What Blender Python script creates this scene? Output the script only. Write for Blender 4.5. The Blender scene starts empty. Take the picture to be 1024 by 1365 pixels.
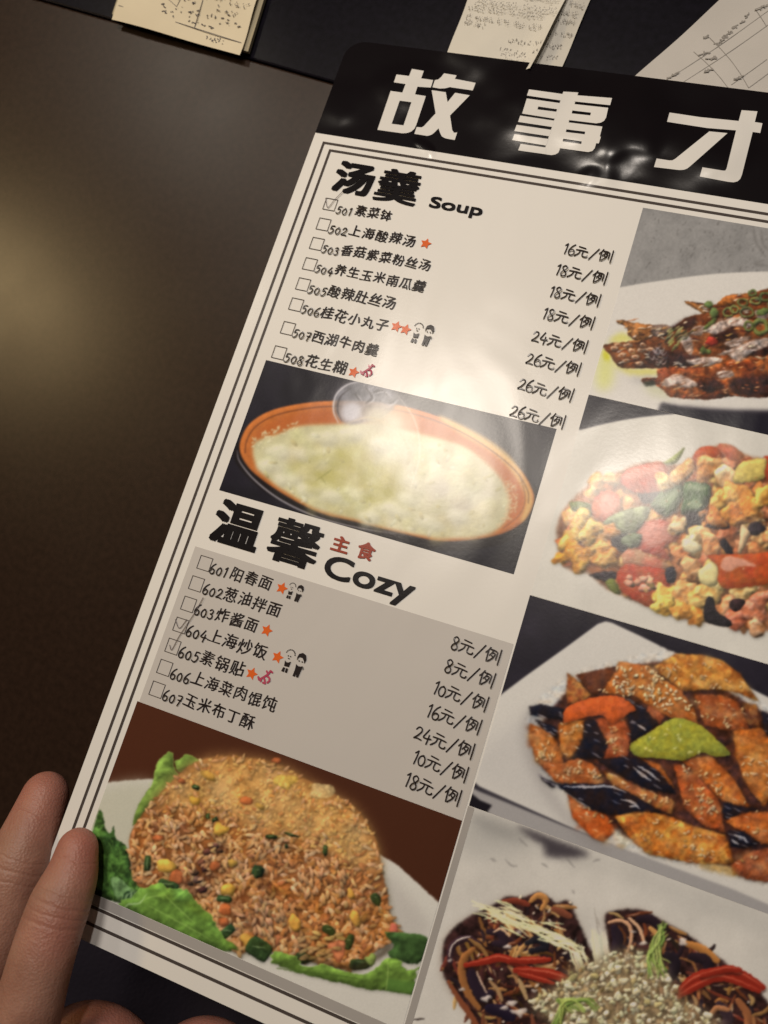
import bpy, bmesh, math, random
import numpy as np
from mathutils import Vector, Matrix

# ------------------------------------------------------------------ camera, world, lamps, exposure
SC = bpy.context.scene
COL = SC.collection
F_PX, W_PX, H_PX = 1126.385, 1024.0, 1365.0     # focal length and frame of the photograph in its own pixels
MM = 0.257                                      # camera to menu centre, metres
ROT = np.array([[0.93157358, -0.30508642, 0.19771932],
                [0.25857062, 0.93831721, 0.22956925],
                [-0.25556191, -0.16273624, 0.95299792]])   # menu axes (u right, v down, into paper) seen from the camera
TILT = math.radians(8.0)                        # the reader lifts the lower edge of the menu off the table
Y_TOP = 0.1604                                  # upper edge of the menu in its own frame, metres
# menu frame -> world: table is z = 0, the menu's upper edge lies 3 mm above it
M_MENU = Matrix.Translation((0, Y_TOP, 0.004)) @ Matrix.Rotation(-TILT, 4, 'X') @ Matrix.Translation((0, -Y_TOP, 0))
_A = np.array(M_MENU)


def cam_point_to_menu(X):                       # camera coords (x right, y down, z forward; metres) -> menu frame
    d = np.asarray(X, float) - np.array([0, 0, MM])
    return np.stack([d @ ROT[:, 0], -(d @ ROT[:, 1]), -(d @ ROT[:, 2])], -1)


def menu_to_world(p):
    p = np.asarray(p, float)
    return p @ _A[:3, :3].T + _A[:3, 3]


def rays(px, py):
    px = np.asarray(px, float)
    py = np.asarray(py, float)
    return np.stack([(px - W_PX / 2) / F_PX, (py - H_PX / 2) / F_PX, np.ones_like(px)], -1)


def on_menu(px, py, h=0.0):                     # the menu point (menu frame, metres) at a place in the picture, h above the paper
    d = rays(px, py)
    n = ROT[:, 2]
    t = (n[2] * MM - h) / (d @ n)
    return cam_point_to_menu(d * t[..., None])


def menu_px(x, y, z=0.0):                       # menu frame -> picture
    x, y, z = np.broadcast_arrays(np.asarray(x, float), np.asarray(y, float), np.asarray(z, float))
    X = x[..., None] * ROT[:, 0] - y[..., None] * ROT[:, 1] - z[..., None] * ROT[:, 2] + np.array([0, 0, MM])
    return X[..., 0] / X[..., 2] * F_PX + W_PX / 2, X[..., 1] / X[..., 2] * F_PX + H_PX / 2


CAM_W = menu_to_world(cam_point_to_menu(np.zeros(3)))


def on_table(px, py, z=0.0):                    # world point on the horizontal plane z
    d = menu_to_world(cam_point_to_menu(rays(px, py))) - CAM_W
    t = (z - CAM_W[2]) / d[..., 2]
    return CAM_W + d * t[..., None]


cam_d = bpy.data.cameras.new('camera')
cam = bpy.data.objects.new('camera', cam_d)
COL.objects.link(cam)
SC.camera = cam
axes = np.stack([menu_to_world(cam_point_to_menu(e)) - CAM_W for e in (np.array([1., 0, 0]), np.array([0, -1., 0]), np.array([0, 0, -1.]))], 1)
mw = Matrix.Identity(4)
for i in range(3):
    for j in range(3):
        mw[i][j] = axes[i, j]
    mw[i][3] = CAM_W[i]
cam.matrix_world = mw
cam_d.sensor_fit = 'VERTICAL'
cam_d.sensor_height = 36.0
cam_d.sensor_width = 27.0
cam_d.lens = F_PX / H_PX * 36.0
cam_d.clip_start, cam_d.clip_end = 0.01, 50.0
cam_d.dof.use_dof = True
cam_d.dof.focus_distance = MM
cam_d.dof.aperture_fstop = 16.0

world = bpy.data.worlds.new('World')
SC.world = world
world.use_nodes = True
world.node_tree.nodes['Background'].inputs['Color'].default_value = (1.0, 0.78, 0.56, 1)
world.node_tree.nodes['Background'].inputs['Strength'].default_value = 0.035

SC.view_settings.view_transform = 'Standard'
SC.view_settings.look = 'None'
SC.view_settings.exposure = 0.0
SC.view_settings.gamma = 1.0
SC.view_settings.use_curve_mapping = False


def lamp(name, pos, target, power, size, colour=(1.0, 0.83, 0.60)):
    d = bpy.data.lights.new(name, 'AREA')
    d.shape = 'DISK'
    d.size = size
    d.energy = power
    d.color = colour
    o = bpy.data.objects.new(name, d)
    COL.objects.link(o)
    o.location = pos
    o.rotation_euler = (Vector(target) - Vector(pos)).to_track_quat('-Z', 'Y').to_euler()
    return o


def mirror_from(p, n, dist):                    # where a ceiling lamp hangs that glints at p
    d = p - CAM_W
    d = d / np.linalg.norm(d)
    r = d - 2 * (d @ n) * n
    return p + r * dist


N_MENU = _A[:3, 2]
N_TABLE = np.array([0, 0, 1.0])
LAMPS = [  # place in the picture where each ceiling lamp glints, on the menu or on the table, its distance, power, width, beam
    ((592, 572), True, 1.05, 1.05, 0.22, (1.0, 0.893, 0.775), 85),
    ((835, 655), True, 1.20, 0.85, 0.06, (1.0, 0.90, 0.80), 100),
    ((270, 128), False, 1.20, 0.36, 0.10, (1.0, 0.90, 0.74), 100),
    ((-6, 395), False, 1.10, 0.82, 0.15, (1.0, 0.72, 0.35), 100)]
for (gx, gy), on_paper, far, power, size, colour, beam in LAMPS:
    hit = menu_to_world(on_menu(gx, gy)) if on_paper else on_table(gx, gy)
    aim = menu_to_world(on_menu(640, 330)) if on_paper else hit
    lamp('pendant_lamp', mirror_from(hit, N_MENU if on_paper else N_TABLE, far), aim, power, size, colour).data.spread = math.radians(beam)
# ------------------------------------------------------------------ printed dish photographs
# The menu carries six flat, printed food photographs.  Each is drawn here from shapes (grains, leaves,
# slices ...) into a small array and laid on a flat printed panel of the menu as point colours.

def gblur(a, s):
    if s <= 0.05:
        return a
    r = max(1, int(math.ceil(s * 2.6)))
    x = np.arange(-r, r + 1)
    k = np.exp(-x * x / (2 * s * s))
    k /= k.sum()
    for ax in (0, 1):
        n = a.shape[ax]
        pad = [(0, 0)] * a.ndim
        pad[ax] = (r, r)
        b = np.pad(a, pad, mode='edge')
        out = np.zeros_like(a)
        for i, w in enumerate(k):
            out += w * (b[i:i + n] if ax == 0 else b[:, i:i + n])
        a = out
    return a


def spline(pts, n=6, closed=True):
    P = np.asarray(pts, float)
    if not closed:
        P = np.vstack([2 * P[0] - P[1], P, 2 * P[-1] - P[-2]])
        segs = [(P[i], P[i + 1], P[i + 2], P[i + 3]) for i in range(len(P) - 3)]
    else:
        m = len(P)
        segs = [(P[i - 1], P[i], P[(i + 1) % m], P[(i + 2) % m]) for i in range(m)]
    t = np.arange(n)[:, None] / n
    out = [0.5 * (2 * b + (c - a) * t + (2 * a - 5 * b + 4 * c - d) * t ** 2 + (3 * b - a - 3 * c + d) * t ** 3) for a, b, c, d in segs]
    if not closed:
        out.append(P[-2][None])
    return np.vstack(out)


def vnoise(h, w, cell, rng, octaves=3):
    out = np.zeros((h, w))
    amp = 1.0
    for o in range(octaves):
        c = max(1.2, cell / 2 ** o)
        gh, gw = int(h / c) + 3, int(w / c) + 3
        g = rng.random((gh, gw)) * 2 - 1
        y = np.arange(h) / c
        x = np.arange(w) / c
        yi, xi = y.astype(int), x.astype(int)
        fy = (y - yi)[:, None]
        fx = (x - xi)[None]
        fy, fx = fy * fy * (3 - 2 * fy), fx * fx * (3 - 2 * fx)
        a = g[yi][:, xi]; b = g[yi][:, xi + 1]; cc = g[yi + 1][:, xi]; d = g[yi + 1][:, xi + 1]
        out += amp * ((a * (1 - fx) + b * fx) * (1 - fy) + (cc * (1 - fx) + d * fx) * fy)
        amp *= 0.55
    return out


class Print:
    def __init__(self, x0, y0, x1, y1, colour, k=1.4, seed=1):
        self.o = np.array([x0, y0], float)
        self.k = k
        self.w, self.h = int((x1 - x0) * k) + 2, int((y1 - y0) * k) + 2
        self.im = np.empty((self.h, self.w, 3))
        self.im[:] = colour
        self.rng = np.random.default_rng(seed)
        self.z = (0, 0, 1)

    def zoom(self, ox, oy, s):                  # following coordinates are measured in an enlargement
        self.z = (ox, oy, s)

    def L(self, pts):
        p = np.asarray(pts, float) / self.z[2] + np.array(self.z[:2])
        return (p - self.o) * self.k

    def S(self, v):
        return v / self.z[2] * self.k

    def mask(self, pts, smooth=True, soft=0.6, pad=6, n=5):
        p = self.L(pts)
        if smooth:
            p = spline(p, n)
        pad = int(pad + soft * 3)
        x0, y0 = np.floor(p.min(0)).astype(int) - pad
        x1, y1 = np.ceil(p.max(0)).astype(int) + pad
        x0, y0 = max(0, x0), max(0, y0)
        x1, y1 = min(self.w, x1), min(self.h, y1)
        if x1 - x0 < 2 or y1 - y0 < 2:
            return None
        acc = np.zeros((y1 - y0, x1 - x0))
        for sy in (0.25, 0.75):
            for sx in (0.25, 0.75):
                X = np.arange(x0, x1)[None] + sx
                Y = np.arange(y0, y1)[:, None] + sy
                ins = np.zeros(acc.shape, bool)
                q = np.roll(p, -1, 0)
                for (ax, ay), (bx, by) in zip(p, q):
                    if ay == by:
                        continue
                    c = (ay > Y) != (by > Y)
                    ins ^= c & (X < (bx - ax) * (Y - ay) / (by - ay) + ax)
                acc += ins
        return (slice(y0, y1), slice(x0, x1)), gblur(acc / 4, soft * self.k)

    def put(self, sl, a, c):
        self.im[sl] = self.im[sl] * (1 - a[..., None]) + c * a[..., None]

    def poly(self, pts, c, smooth=False, soft=0.5, alpha=1.0, noise=0.0, cell=8):
        m = self.mask(pts, smooth, soft)
        if m is None:
            return
        sl, a = m
        col = np.empty(a.shape + (3,))
        col[:] = c
        if noise:
            col *= (1 + noise * vnoise(*a.shape, cell * self.k, self.rng))[..., None]
        self.put(sl, a * alpha, col)

    def puffy(self, pts, c, sig=4, lit=0.5, noise=0.08, cell=5, edge=0.35, shadow=0.0, soft=0.5, light=(-0.5, -0.85), tint=None, smooth=True, alpha=1.0, lump=0.0, lcell=6.0, crev=None):
        m = self.mask(pts, smooth, soft, pad=8 + sig * 2)
        if m is None:
            return
        sl, a = m
        if shadow:
            sh = gblur(a, 2.2 * self.k)
            d = int(1.6 * self.k)
            sh = np.roll(np.roll(sh, d, 0), d // 2, 1)
            self.im[sl] *= (1 - shadow * sh)[..., None]
        h = gblur(a, sig * self.k)
        nl = None
        if lump:
            nl = vnoise(*a.shape, lcell * self.k, self.rng, 2)
            h = h + lump * gblur(nl, 0.8 * self.k) * np.clip(h * 2 - 0.3, 0, 1)
        gy, gx = np.gradient(h)
        s = (gx * light[0] + gy * light[1]) * -sig * self.k * 2.0
        s = -s
        col = np.empty(a.shape + (3,))
        col[:] = c
        if tint is not None:
            t = np.clip(vnoise(*a.shape, cell * 2.5 * self.k, self.rng) * 0.6 + 0.5, 0, 1)[..., None]
            col = col * (1 - t) + np.array(tint, float) * t
        if crev is not None and nl is not None:
            t = np.clip(0.5 - nl * 0.9, 0, 1)[..., None]
            col = col * (1 - t) + np.array(crev, float) * t
        f = 1 + lit * -s - edge * (1 - np.clip(h * 1.6 - 0.35, 0, 1))
        if noise:
            f = f + noise * vnoise(*a.shape, cell * self.k, self.rng)
        self.put(sl, a * alpha, np.clip(col * f[..., None], 0, 255))

    def grain(self, x, y, a, b, ang, c, lit=0.22, edge=0.35, alpha=1.0, shadow=0.0):
        (px, py), = self.L([(x, y)])
        a, b = self.S(a), self.S(b)
        r = int(a + 4)
        x0, x1 = max(0, int(px) - r), min(self.w, int(px) + r + 1)
        y0, y1 = max(0, int(py) - r), min(self.h, int(py) + r + 1)
        if x1 <= x0 or y1 <= y0:
            return
        X = np.arange(x0, x1)[None] + 0.5 - px
        Y = np.arange(y0, y1)[:, None] + 0.5 - py
        ca, sa = math.cos(ang), math.sin(ang)
        sl = (slice(y0, y1), slice(x0, x1))
        if shadow:
            Xs, Ys = X - 0.6 * b, Y - 0.9 * b
            u, v = Xs * ca + Ys * sa, -Xs * sa + Ys * ca
            d = np.sqrt((u / (a + 0.6)) ** 2 + (v / (b + 0.6)) ** 2)
            self.im[sl] *= (1 - shadow * np.clip((1.25 - d) * 1.6, 0, 1))[..., None]
        u, v = X * ca + Y * sa, -X * sa + Y * ca
        d = np.sqrt((u / a) ** 2 + (v / b) ** 2)
        al = np.clip((1 - d) * b + 0.5, 0, 1) * alpha
        f = 1 + lit * (-(X * 0.5 + Y * 0.85) / b) * 0.8 - edge * np.clip(d, 0, 1) ** 3
        self.put(sl, al, np.clip(np.asarray(c, float) * f[..., None], 0, 255))

    def stroke(self, pts, w, c, smooth=True, alpha=1.0, taper=0.0, lit=0.0, soft=0.6):
        p = self.L(pts)
        if smooth and len(p) > 2:
            p = spline(p, 6, closed=False)
        w = self.S(w) / 2
        pad = int(w + 4)
        x0, y0 = np.maximum(0, np.floor(p.min(0)).astype(int) - pad)
        x1, y1 = np.ceil(p.max(0)).astype(int) + pad
        x1, y1 = min(self.w, x1), min(self.h, y1)
        if x1 <= x0 or y1 <= y0:
            return
        X = np.arange(x0, x1)[None] + 0.5
        Y = np.arange(y0, y1)[:, None] + 0.5
        best = np.full((y1 - y0, x1 - x0), 1e9)
        side = np.zeros_like(best)
        n = len(p) - 1
        for i in range(n):
            a, b = p[i], p[i + 1]
            d = b - a
            L = d @ d + 1e-9
            t = np.clip(((X - a[0]) * d[0] + (Y - a[1]) * d[1]) / L, 0, 1)
            ex, ey = X - a[0] - t * d[0], Y - a[1] - t * d[1]
            tt = (i + t) / n
            ww = w * (1 - taper * np.abs(2 * tt - 1) ** 2)
            dist = np.sqrt(ex * ex + ey * ey) - ww
            up = dist < best
            side = np.where(up, -(ex * 0.5 + ey * 0.85) / (w + 0.3), side)
            best = np.where(up, dist, best)
        al = np.clip(0.5 - best / (2 * soft), 0, 1) * alpha
        col = np.clip(np.asarray(c, float) * (1 + lit * np.clip(side, -1, 1))[..., None], 0, 255)
        self.put((slice(y0, y1), slice(x0, x1)), al, col)

    def blob(self, x, y, rx, ry, irr=0.2, n=9, rot=0.0):
        r = 1 + irr * (self.rng.random(n) * 2 - 1)
        t = np.arange(n) / n * 2 * math.pi
        px, py = np.cos(t) * rx * r, np.sin(t) * ry * r
        return [(x + a * math.cos(rot) - b * math.sin(rot), y + a * math.sin(rot) + b * math.cos(rot)) for a, b in zip(px, py)]

    def scatter(self, pts, n, smooth=True):     # n random points inside an outline (in the current enlargement)
        p = np.asarray(pts, float)
        if smooth:
            p = spline(p, 5)
        lo, hi = p.min(0), p.max(0)
        out = []
        while len(out) < n:
            q = lo + self.rng.random((n * 2, 2)) * (hi - lo)
            ins = np.zeros(len(q), bool)
            for (ax, ay), (bx, by) in zip(p, np.roll(p, -1, 0)):
                if ay == by:
                    continue
                ins ^= ((ay > q[:, 1]) != (by > q[:, 1])) & (q[:, 0] < (bx - ax) * (q[:, 1] - ay) / (by - ay) + ax)
            out += list(q[ins])
        return np.array(out[:n])

    def warp(self, amp=1.0, cell=4.0, pts=None):          # roughen every outline a little, as real food has no smooth outlines
        h, w, k = self.h, self.w, self.k
        dy = vnoise(h, w, cell * k, self.rng, 3) * amp * k
        dx = vnoise(h, w, cell * k, self.rng, 3) * amp * k
        if pts is not None:
            m = np.zeros((h, w))
            sl, a = self.mask(pts, True, 2.5)
            m[sl] = a
            dy, dx = dy * m, dx * m
        y = np.clip(np.arange(h)[:, None] + dy, 0, h - 1.001)
        x = np.clip(np.arange(w)[None] + dx, 0, w - 1.001)
        yi, xi = y.astype(int), x.astype(int)
        fy, fx = (y - yi)[..., None], (x - xi)[..., None]
        I = self.im
        self.im = (I[yi, xi] * (1 - fx) + I[yi, xi + 1] * fx) * (1 - fy) + (I[yi + 1, xi] * (1 - fx) + I[yi + 1, xi + 1] * fx) * fy

    def mottle(self, pts, amount=0.12, cell=5, hue=(10, 0, -10), smooth=True, soft=3):
        m = self.mask(pts, smooth, soft)
        sl, a = m
        n = vnoise(*a.shape, cell * self.k, self.rng, 3)
        n2 = vnoise(*a.shape, cell * 2.2 * self.k, self.rng, 2)
        f = (1 + amount * n * a)[..., None]
        self.im[sl] = np.clip(self.im[sl] * f + (n2 * a)[..., None] * np.array(hue, float), 0, 255)

    def finish(self, soft=0.5, grain=0.02):
        self.im = gblur(self.im, soft * self.k)
        self.im *= (1 + grain * vnoise(self.h, self.w, 2.0, self.rng, 2))[..., None]
        self.im = np.clip(self.im, 0, 255)
        return self

    def sample(self, px, py):
        x = np.clip((px - self.o[0]) * self.k, 0, self.w - 1.001)
        y = np.clip((py - self.o[1]) * self.k, 0, self.h - 1.001)
        xi, yi = x.astype(int), y.astype(int)
        fx, fy = (x - xi)[:, None], (y - yi)[:, None]
        I = self.im
        return (I[yi, xi] * (1 - fx) + I[yi, xi + 1] * fx) * (1 - fy) + (I[yi + 1, xi] * (1 - fx) + I[yi + 1, xi + 1] * fx) * fy


def jit(rng, c, s):
    return np.clip(np.asarray(c, float) * (1 + s * (rng.random() * 2 - 1)) + (rng.random(3) * 2 - 1) * 6, 0, 255)


def paint_rice():
    P = Print(60, 920, 645, 1420, (68, 33, 18), seed=3)
    R = P.rng
    for i in range(3):
        P.im[..., i] *= 1 + 0.10 * (0.5 - np.arange(P.w)[None] / P.w)
    P.poly([(90, 1050), (145, 1043), (175, 1040), (203, 1038.5), (300, 1060), (500, 1135), (530, 1153), (559, 1179), (585, 1203), (645, 1252), (645, 1425), (60, 1425), (60, 1060)], (186, 175, 158), soft=0.8)
    P.poly([(120, 1060), (205, 1045), (200, 1130), (165, 1145), (120, 1110)], (168, 160, 134), soft=8, smooth=True, alpha=0.8)
    P.poly([(515, 1165), (550, 1200), (575, 1240), (540, 1250), (520, 1210)], (160, 148, 135), soft=7, smooth=True, alpha=0.6)
    P.zoom(110, 960, 3.9)
    def leaf(pts, c, n=26, vein=(170, 190, 110), noise=0.22):
        c = np.asarray(c, float) * 0.88 + 9.0
        pp = spline(pts, 8)
        mm = pp.mean(0)
        ruf = np.convolve(R.random(len(pp) + 2), (0.3, 0.4, 0.3), 'valid') - 0.5
        pp = [mm + (q - mm) * (1 + 0.16 * ruf[i]) for i, q in enumerate(pp)]
        P.puffy(pp, c, sig=5, lit=0.5, noise=noise * 0.4, cell=6, edge=0.12, tint=np.asarray(c) * 0.86, lump=0.13, lcell=10, crev=np.asarray(c) * 0.78, shadow=0.3)
        P.stroke(list(pp[:len(pp) // 2]), 4, np.minimum(np.asarray(c) * 1.35 + 14, 255), alpha=0.45)
        q = P.scatter(pts, n)
        for x, y in q:
            a = R.random() * 6.28
            d = 12 + 22 * R.random()
            m = P.mask(pts, True, 0.8)
            e = [(x, y), (x + d * 0.5 * math.cos(a), y + d * 0.5 * math.sin(a)), (x + d * math.cos(a + 0.5), y + d * math.sin(a + 0.5))]
            P.stroke(e, 3.5, np.asarray(c) * (0.68 if R.random() < 0.6 else 1.28), alpha=0.35, taper=0.9)
    leaf([(365, 330), (378, 270), (400, 210), (450, 170), (472, 178), (476, 250), (500, 300), (470, 360), (430, 390), (360, 450), (310, 505), (262, 548), (300, 430)], (122, 152, 52))
    leaf([(485, 222), (515, 200), (545, 180), (612, 205), (650, 215), (560, 260), (500, 270)], (112, 142, 46), 8)
    P.puffy([(40, 640), (60, 560), (92, 468), (112, 505), (120, 560), (148, 590), (165, 550), (176, 612), (230, 655), (252, 740), (268, 800), (340, 880), (330, 930), (250, 960), (190, 950), (120, 930), (60, 905), (30, 860)], (72, 106, 40), sig=6, lit=0.5, noise=0.4, cell=6, tint=(46, 72, 30))
    for i in range(34):
        x, y = P.scatter([(50, 640), (120, 580), (220, 680), (260, 800), (300, 900), (180, 920), (60, 880)], 1)[0]
        P.stroke([(x, y), (x + 20, y + 30), (x + 22, y + 62)], 7, (96, 138, 52) if i % 2 else (40, 62, 26), alpha=0.5, taper=0.9)
    P.puffy([(150, 830), (190, 820), (250, 870), (300, 900), (290, 950), (230, 960), (180, 930)], (112, 142, 84), sig=4, noise=0.3, alpha=0.75)
    for pts in ([(205, 950), (225, 905), (245, 895), (240, 930), (250, 960)], [(262, 900), (280, 930), (270, 965)]):
        P.stroke(pts, 12, (38, 60, 34), alpha=0.85, taper=0.7)
        P.stroke([(a + 12, b + 6) for a, b in pts], 6, (170, 190, 140), alpha=0.6, taper=0.8)
    mound = [(172.8, 1124), (179, 1103), (194.6, 1080), (212.6, 1060), (233, 1039), (253, 1021), (274, 1012), (299.7, 1008), (328, 1010), (352, 1014), (378, 1021), (405, 1037), (430, 1050), (449, 1060), (474, 1077), (490, 1098), (502, 1121), (509, 1154), (517, 1195), (522, 1222), (531, 1236), (528, 1252), (504, 1266), (471, 1292), (444, 1288), (408, 1280), (367, 1270), (340, 1262), (322, 1272), (306, 1264), (292, 1250), (268, 1222), (240, 1206), (212, 1194), (184, 1180), (176, 1155)]
    P.zoom(0, 0, 1)
    P.poly([(x + 3, y + 3) for x, y in mound], (60, 50, 25), smooth=True, soft=4, alpha=0.5)
    P.poly(mound, (136, 78, 36), smooth=True, soft=1.0, noise=0.2, cell=10)
    top = [(205, 1075), (233, 1042), (253, 1024), (274, 1014), (300, 1010), (340, 1014), (378, 1024), (430, 1054), (474, 1081), (498, 1124), (504, 1160), (470, 1155), (440, 1135), (400, 1120), (350, 1108), (300, 1090), (255, 1078)]
    P.poly(top, (192, 140, 74), smooth=True, soft=9, alpha=0.9, noise=0.12, cell=7)
    tm = np.zeros((P.h, P.w))
    sl, a = P.mask(top, True, 13)
    tm[sl] = a
    # front grains, from the back to the front
    q = P.scatter(mound, 2300)
    q = q[np.argsort(q[:, 1])]
    for x, y in q:
        lx, ly = P.L([(x, y)])[0]
        t = tm[min(P.h - 1, max(0, int(ly))), min(P.w - 1, max(0, int(lx)))]
        if R.random() < t:
            s = 0.72
            c = jit(R, (208, 156, 84), 0.10) if R.random() < 0.7 else jit(R, (192, 122, 58), 0.12)
            P.grain(x, y, 4.4 * s * (0.8 + 0.5 * R.random()), 2.5 * s, R.random() * 3.14, c, 0.10, 0.14, 0.7, 0.10)
        else:
            k = (y - 1060) / 200
            r = R.random()
            base = (198, 144, 90) if r < 0.5 else (182, 122, 68) if r < 0.84 else (208, 164, 114) if r < 0.95 else (146, 84, 40)
            if x > 330 and y > 1140 and R.random() < 0.5:
                base = (172, 104, 50)
            s = 0.8 + 0.35 * max(0, min(1, k))
            P.grain(x, y, 6.2 * s * (0.7 + 0.6 * R.random()), 2.5 * s * (0.85 + 0.3 * R.random()), R.random() * 3.14, jit(R, base, 0.09), 0.15, 0.22, 0.8, 0.15)
    # shaded hollows between clumps
    P.zoom(110, 960, 3.9)
    for x, y, r in ((640, 780, 60), (690, 660, 45), (560, 840, 40), (820, 940, 45), (540, 560, 22), (900, 1060, 40), (780, 1010, 26), (600, 880, 50), (955, 860, 26), (380, 560, 20)):
        P.poly(P.blob(x, y, r * 1.2, r * 0.7, 0.5), (84, 40, 20), smooth=True, soft=2.5, alpha=0.55)
    for x, y, r in ((690, 655, 20), (650, 690, 22), (620, 745, 24), (585, 790, 22), (640, 775, 20), (715, 680, 18), (600, 830, 24), (630, 880, 24), (560, 850, 16)):
        P.puffy(P.blob(x, y, r, r * 0.8, 0.25), jit(R, (96, 58, 44), 0.2), sig=2.5, lit=0.8, shadow=0.3)
    for x, y in P.scatter([(500, 620), (780, 640), (700, 900), (560, 860)], 34):
        P.grain(x, y, 17, 8, R.random() * 3.14, jit(R, (198, 146, 92), 0.10), 0.18, 0.28, 0.85, 0.22)
    corn = [(722, 570, 44, 32), (755, 882, 44, 34), (432, 765, 52, 34), (585, 415, 30, 20), (782, 745, 22, 18), (660, 290, 44, 22), (868, 1150, 60, 24), (930, 450, 26, 16)]
    for i, (x, y, a, b) in enumerate(corn):
        P.puffy(P.blob(x, y, a, b, 0.34, rot=0.3 if i != 6 else 0.9), (206, 152, 56) if i < 5 else (200, 146, 60), sig=4, lit=0.4, shadow=0.3 if i < 5 else 0.1, noise=0.06)
    for x, y, a, b in ((490, 822, 34, 40), (745, 985, 36, 34), (692, 760, 28, 24), (855, 420, 36, 20), (735, 1050, 30, 22), (520, 320, 22, 14), (395, 615, 30, 16), (1010, 210, 26, 16)):
        P.puffy(P.blob(x, y, a, b, 0.15, 7), (180, 90, 44), sig=3, lit=0.35, shadow=0.25, noise=0.12, alpha=0.9)
    green = (44, 62, 30)
    for x, y, a, b, r in ((340, 745, 16, 40, 0.1), (592, 350, 18, 12, 0.3), (690, 518, 16, 10, -0.5), (985, 607, 28, 10, 0.1), (915, 785, 28, 26, 0.4), (740, 930, 36, 16, 0.15), (755, 1100, 38, 24, -0.7), (655, 500, 10, 14, 0), (450, 855, 50, 20, 0.3), (920, 1190, 60, 50, 0.6)):
        P.puffy([(x + u * a * math.cos(r) - v * b * math.sin(r), y + u * a * math.sin(r) + v * b * math.cos(r)) for u, v in ((-1, -.8), (0, -1), (1, -.8), (1, .8), (0, 1), (-1, .8))], green, sig=2, lit=0.6, shadow=0.35, noise=0.2)
        P.stroke([(x - a * .6, y - b * .3), (x + a * .5, y - b * .1)] if a > b else [(x, y - b * .7), (x - 2, y + b * .7)], 5, (128, 146, 96), alpha=0.75, taper=0.6)
    P.zoom(340, 990, 3.657)
    for x, y, a, b, r in ((82, 460, 28, 9, 0.1), (180, 450, 38, 7, 0.3), (345, 524, 13, 28, 0.1), (20, 630, 22, 30, 0.3), (592, 765, 22, 34, -0.5), (365, 915, 34, 24, 0.6), (460, 975, 24, 40, 0.2), (155, 505, 9, 12, 0), (520, 1080, 60, 30, 0), (240, 1050, 46, 26, 0.2)):
        P.puffy(P.blob(x, y, a, b, 0.18, 8, r), (48, 58, 26), sig=2, lit=0.6, shadow=0.3, noise=0.2)
        P.stroke([(x - a * .4, y - b * .4), (x + a * .3, y - b * .3)], 5, (120, 130, 80), alpha=0.6, taper=0.6)
    for x, y, a, b in ((195, 880, 28, 46), (490, 860, 24, 40), (470, 740, 18, 30)):
        P.puffy(P.blob(x, y, a, b, 0.15, rot=-0.3), (206, 142, 52), sig=3, lit=0.6, shadow=0.3)
    P.puffy(P.blob(150, 190, 60, 34, 0.3), (214, 168, 60), sig=3, lit=0.2, noise=0.2, alpha=0.7)
    P.puffy(P.blob(320, 240, 60, 40, 0.3), (216, 182, 116), sig=3, lit=0.2, noise=0.2, alpha=0.7)
    P.puffy(P.blob(405, 1010, 46, 60, 0.25), (178, 96, 60), sig=3, lit=0.3, noise=0.15, alpha=0.85)
    P.puffy(P.blob(678, 905, 20, 26, 0.3), (196, 90, 66), sig=2, lit=0.4, alpha=0.9)
    for x, y in P.scatter([(200, 580), (420, 600), (430, 760), (260, 760)], 30):
        P.grain(x, y, 26, 9, 0.9 + R.random() * 0.9, jit(R, (192, 136, 86), 0.10), 0.18, 0.26, 0.85, 0.2)
    for x, y in P.scatter([(10, 760), (130, 800), (120, 930), (0, 920)], 26):
        P.grain(x, y, 24, 9, 1.0 + R.random(), jit(R, (196, 140, 88), 0.10), 0.18, 0.26, 0.85, 0.2)
    for x, y in P.scatter([(210, 950), (390, 900), (420, 1000), (300, 1060), (220, 1040)], 26):
        P.grain(x, y, 24, 10, -0.6 + R.random(), jit(R, (178, 136, 76), 0.12), 0.18, 0.28, 0.85, 0.22)
    P.poly([(180, 1030), (300, 1075), (470, 1110), (600, 1060), (690, 990), (640, 1000), (560, 1060), (470, 1085), (330, 1060)], (44, 30, 16), smooth=True, soft=3, alpha=0.75)
    leaf([(640, 930), (720, 925), (845, 955), (830, 1040), (790, 1080), (700, 1060), (650, 1030), (680, 990)], (58, 88, 34), 10)
    leaf([(75, 1065), (110, 1022), (150, 1030), (200, 1045), (225, 1085), (280, 1095), (330, 1080), (400, 1105), (500, 1130), (560, 1120), (610, 1090), (645, 1052), (700, 1055), (745, 1110), (800, 1095), (790, 1165), (775, 1224), (640, 1212), (500, 1192), (380, 1166), (230, 1128), (120, 1090)], (108, 142, 44), 40)
    P.stroke([(110, 1100), (230, 1118), (300, 1128), (390, 1135), (500, 1150)], 14, (66, 88, 30), alpha=0.6, taper=0.6)
    P.poly([(645, 1150), (790, 1172), (772, 1222), (640, 1208)], (74, 106, 40), soft=1.5, alpha=0.8)
    P.stroke([(645, 1052), (650, 1100), (648, 1150), (640, 1205)], 5, (160, 180, 86), alpha=0.5)
    P.puffy(P.blob(565, 1060, 26, 30, 0.3), (120, 134, 60), sig=2.5)
    P.zoom(110, 960, 3.9)
    leaf([(188, 962), (250, 925), (330, 872), (400, 848), (460, 880), (520, 878), (570, 912), (610, 962), (660, 1010), (700, 1072), (730, 1130), (792, 1166), (800, 1192), (740, 1206), (650, 1172), (560, 1142), (450, 1092), (350, 1032), (262, 1008), (208, 1000)], (106, 146, 46), 60)
    for pts in ([(340, 960), (430, 1010), (560, 1080), (680, 1150)], [(420, 900), (500, 980), (590, 1060)], [(280, 960), (360, 920), (440, 910)]):
        P.stroke(pts, 9, (140, 172, 76), alpha=0.45, taper=0.8)
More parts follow.
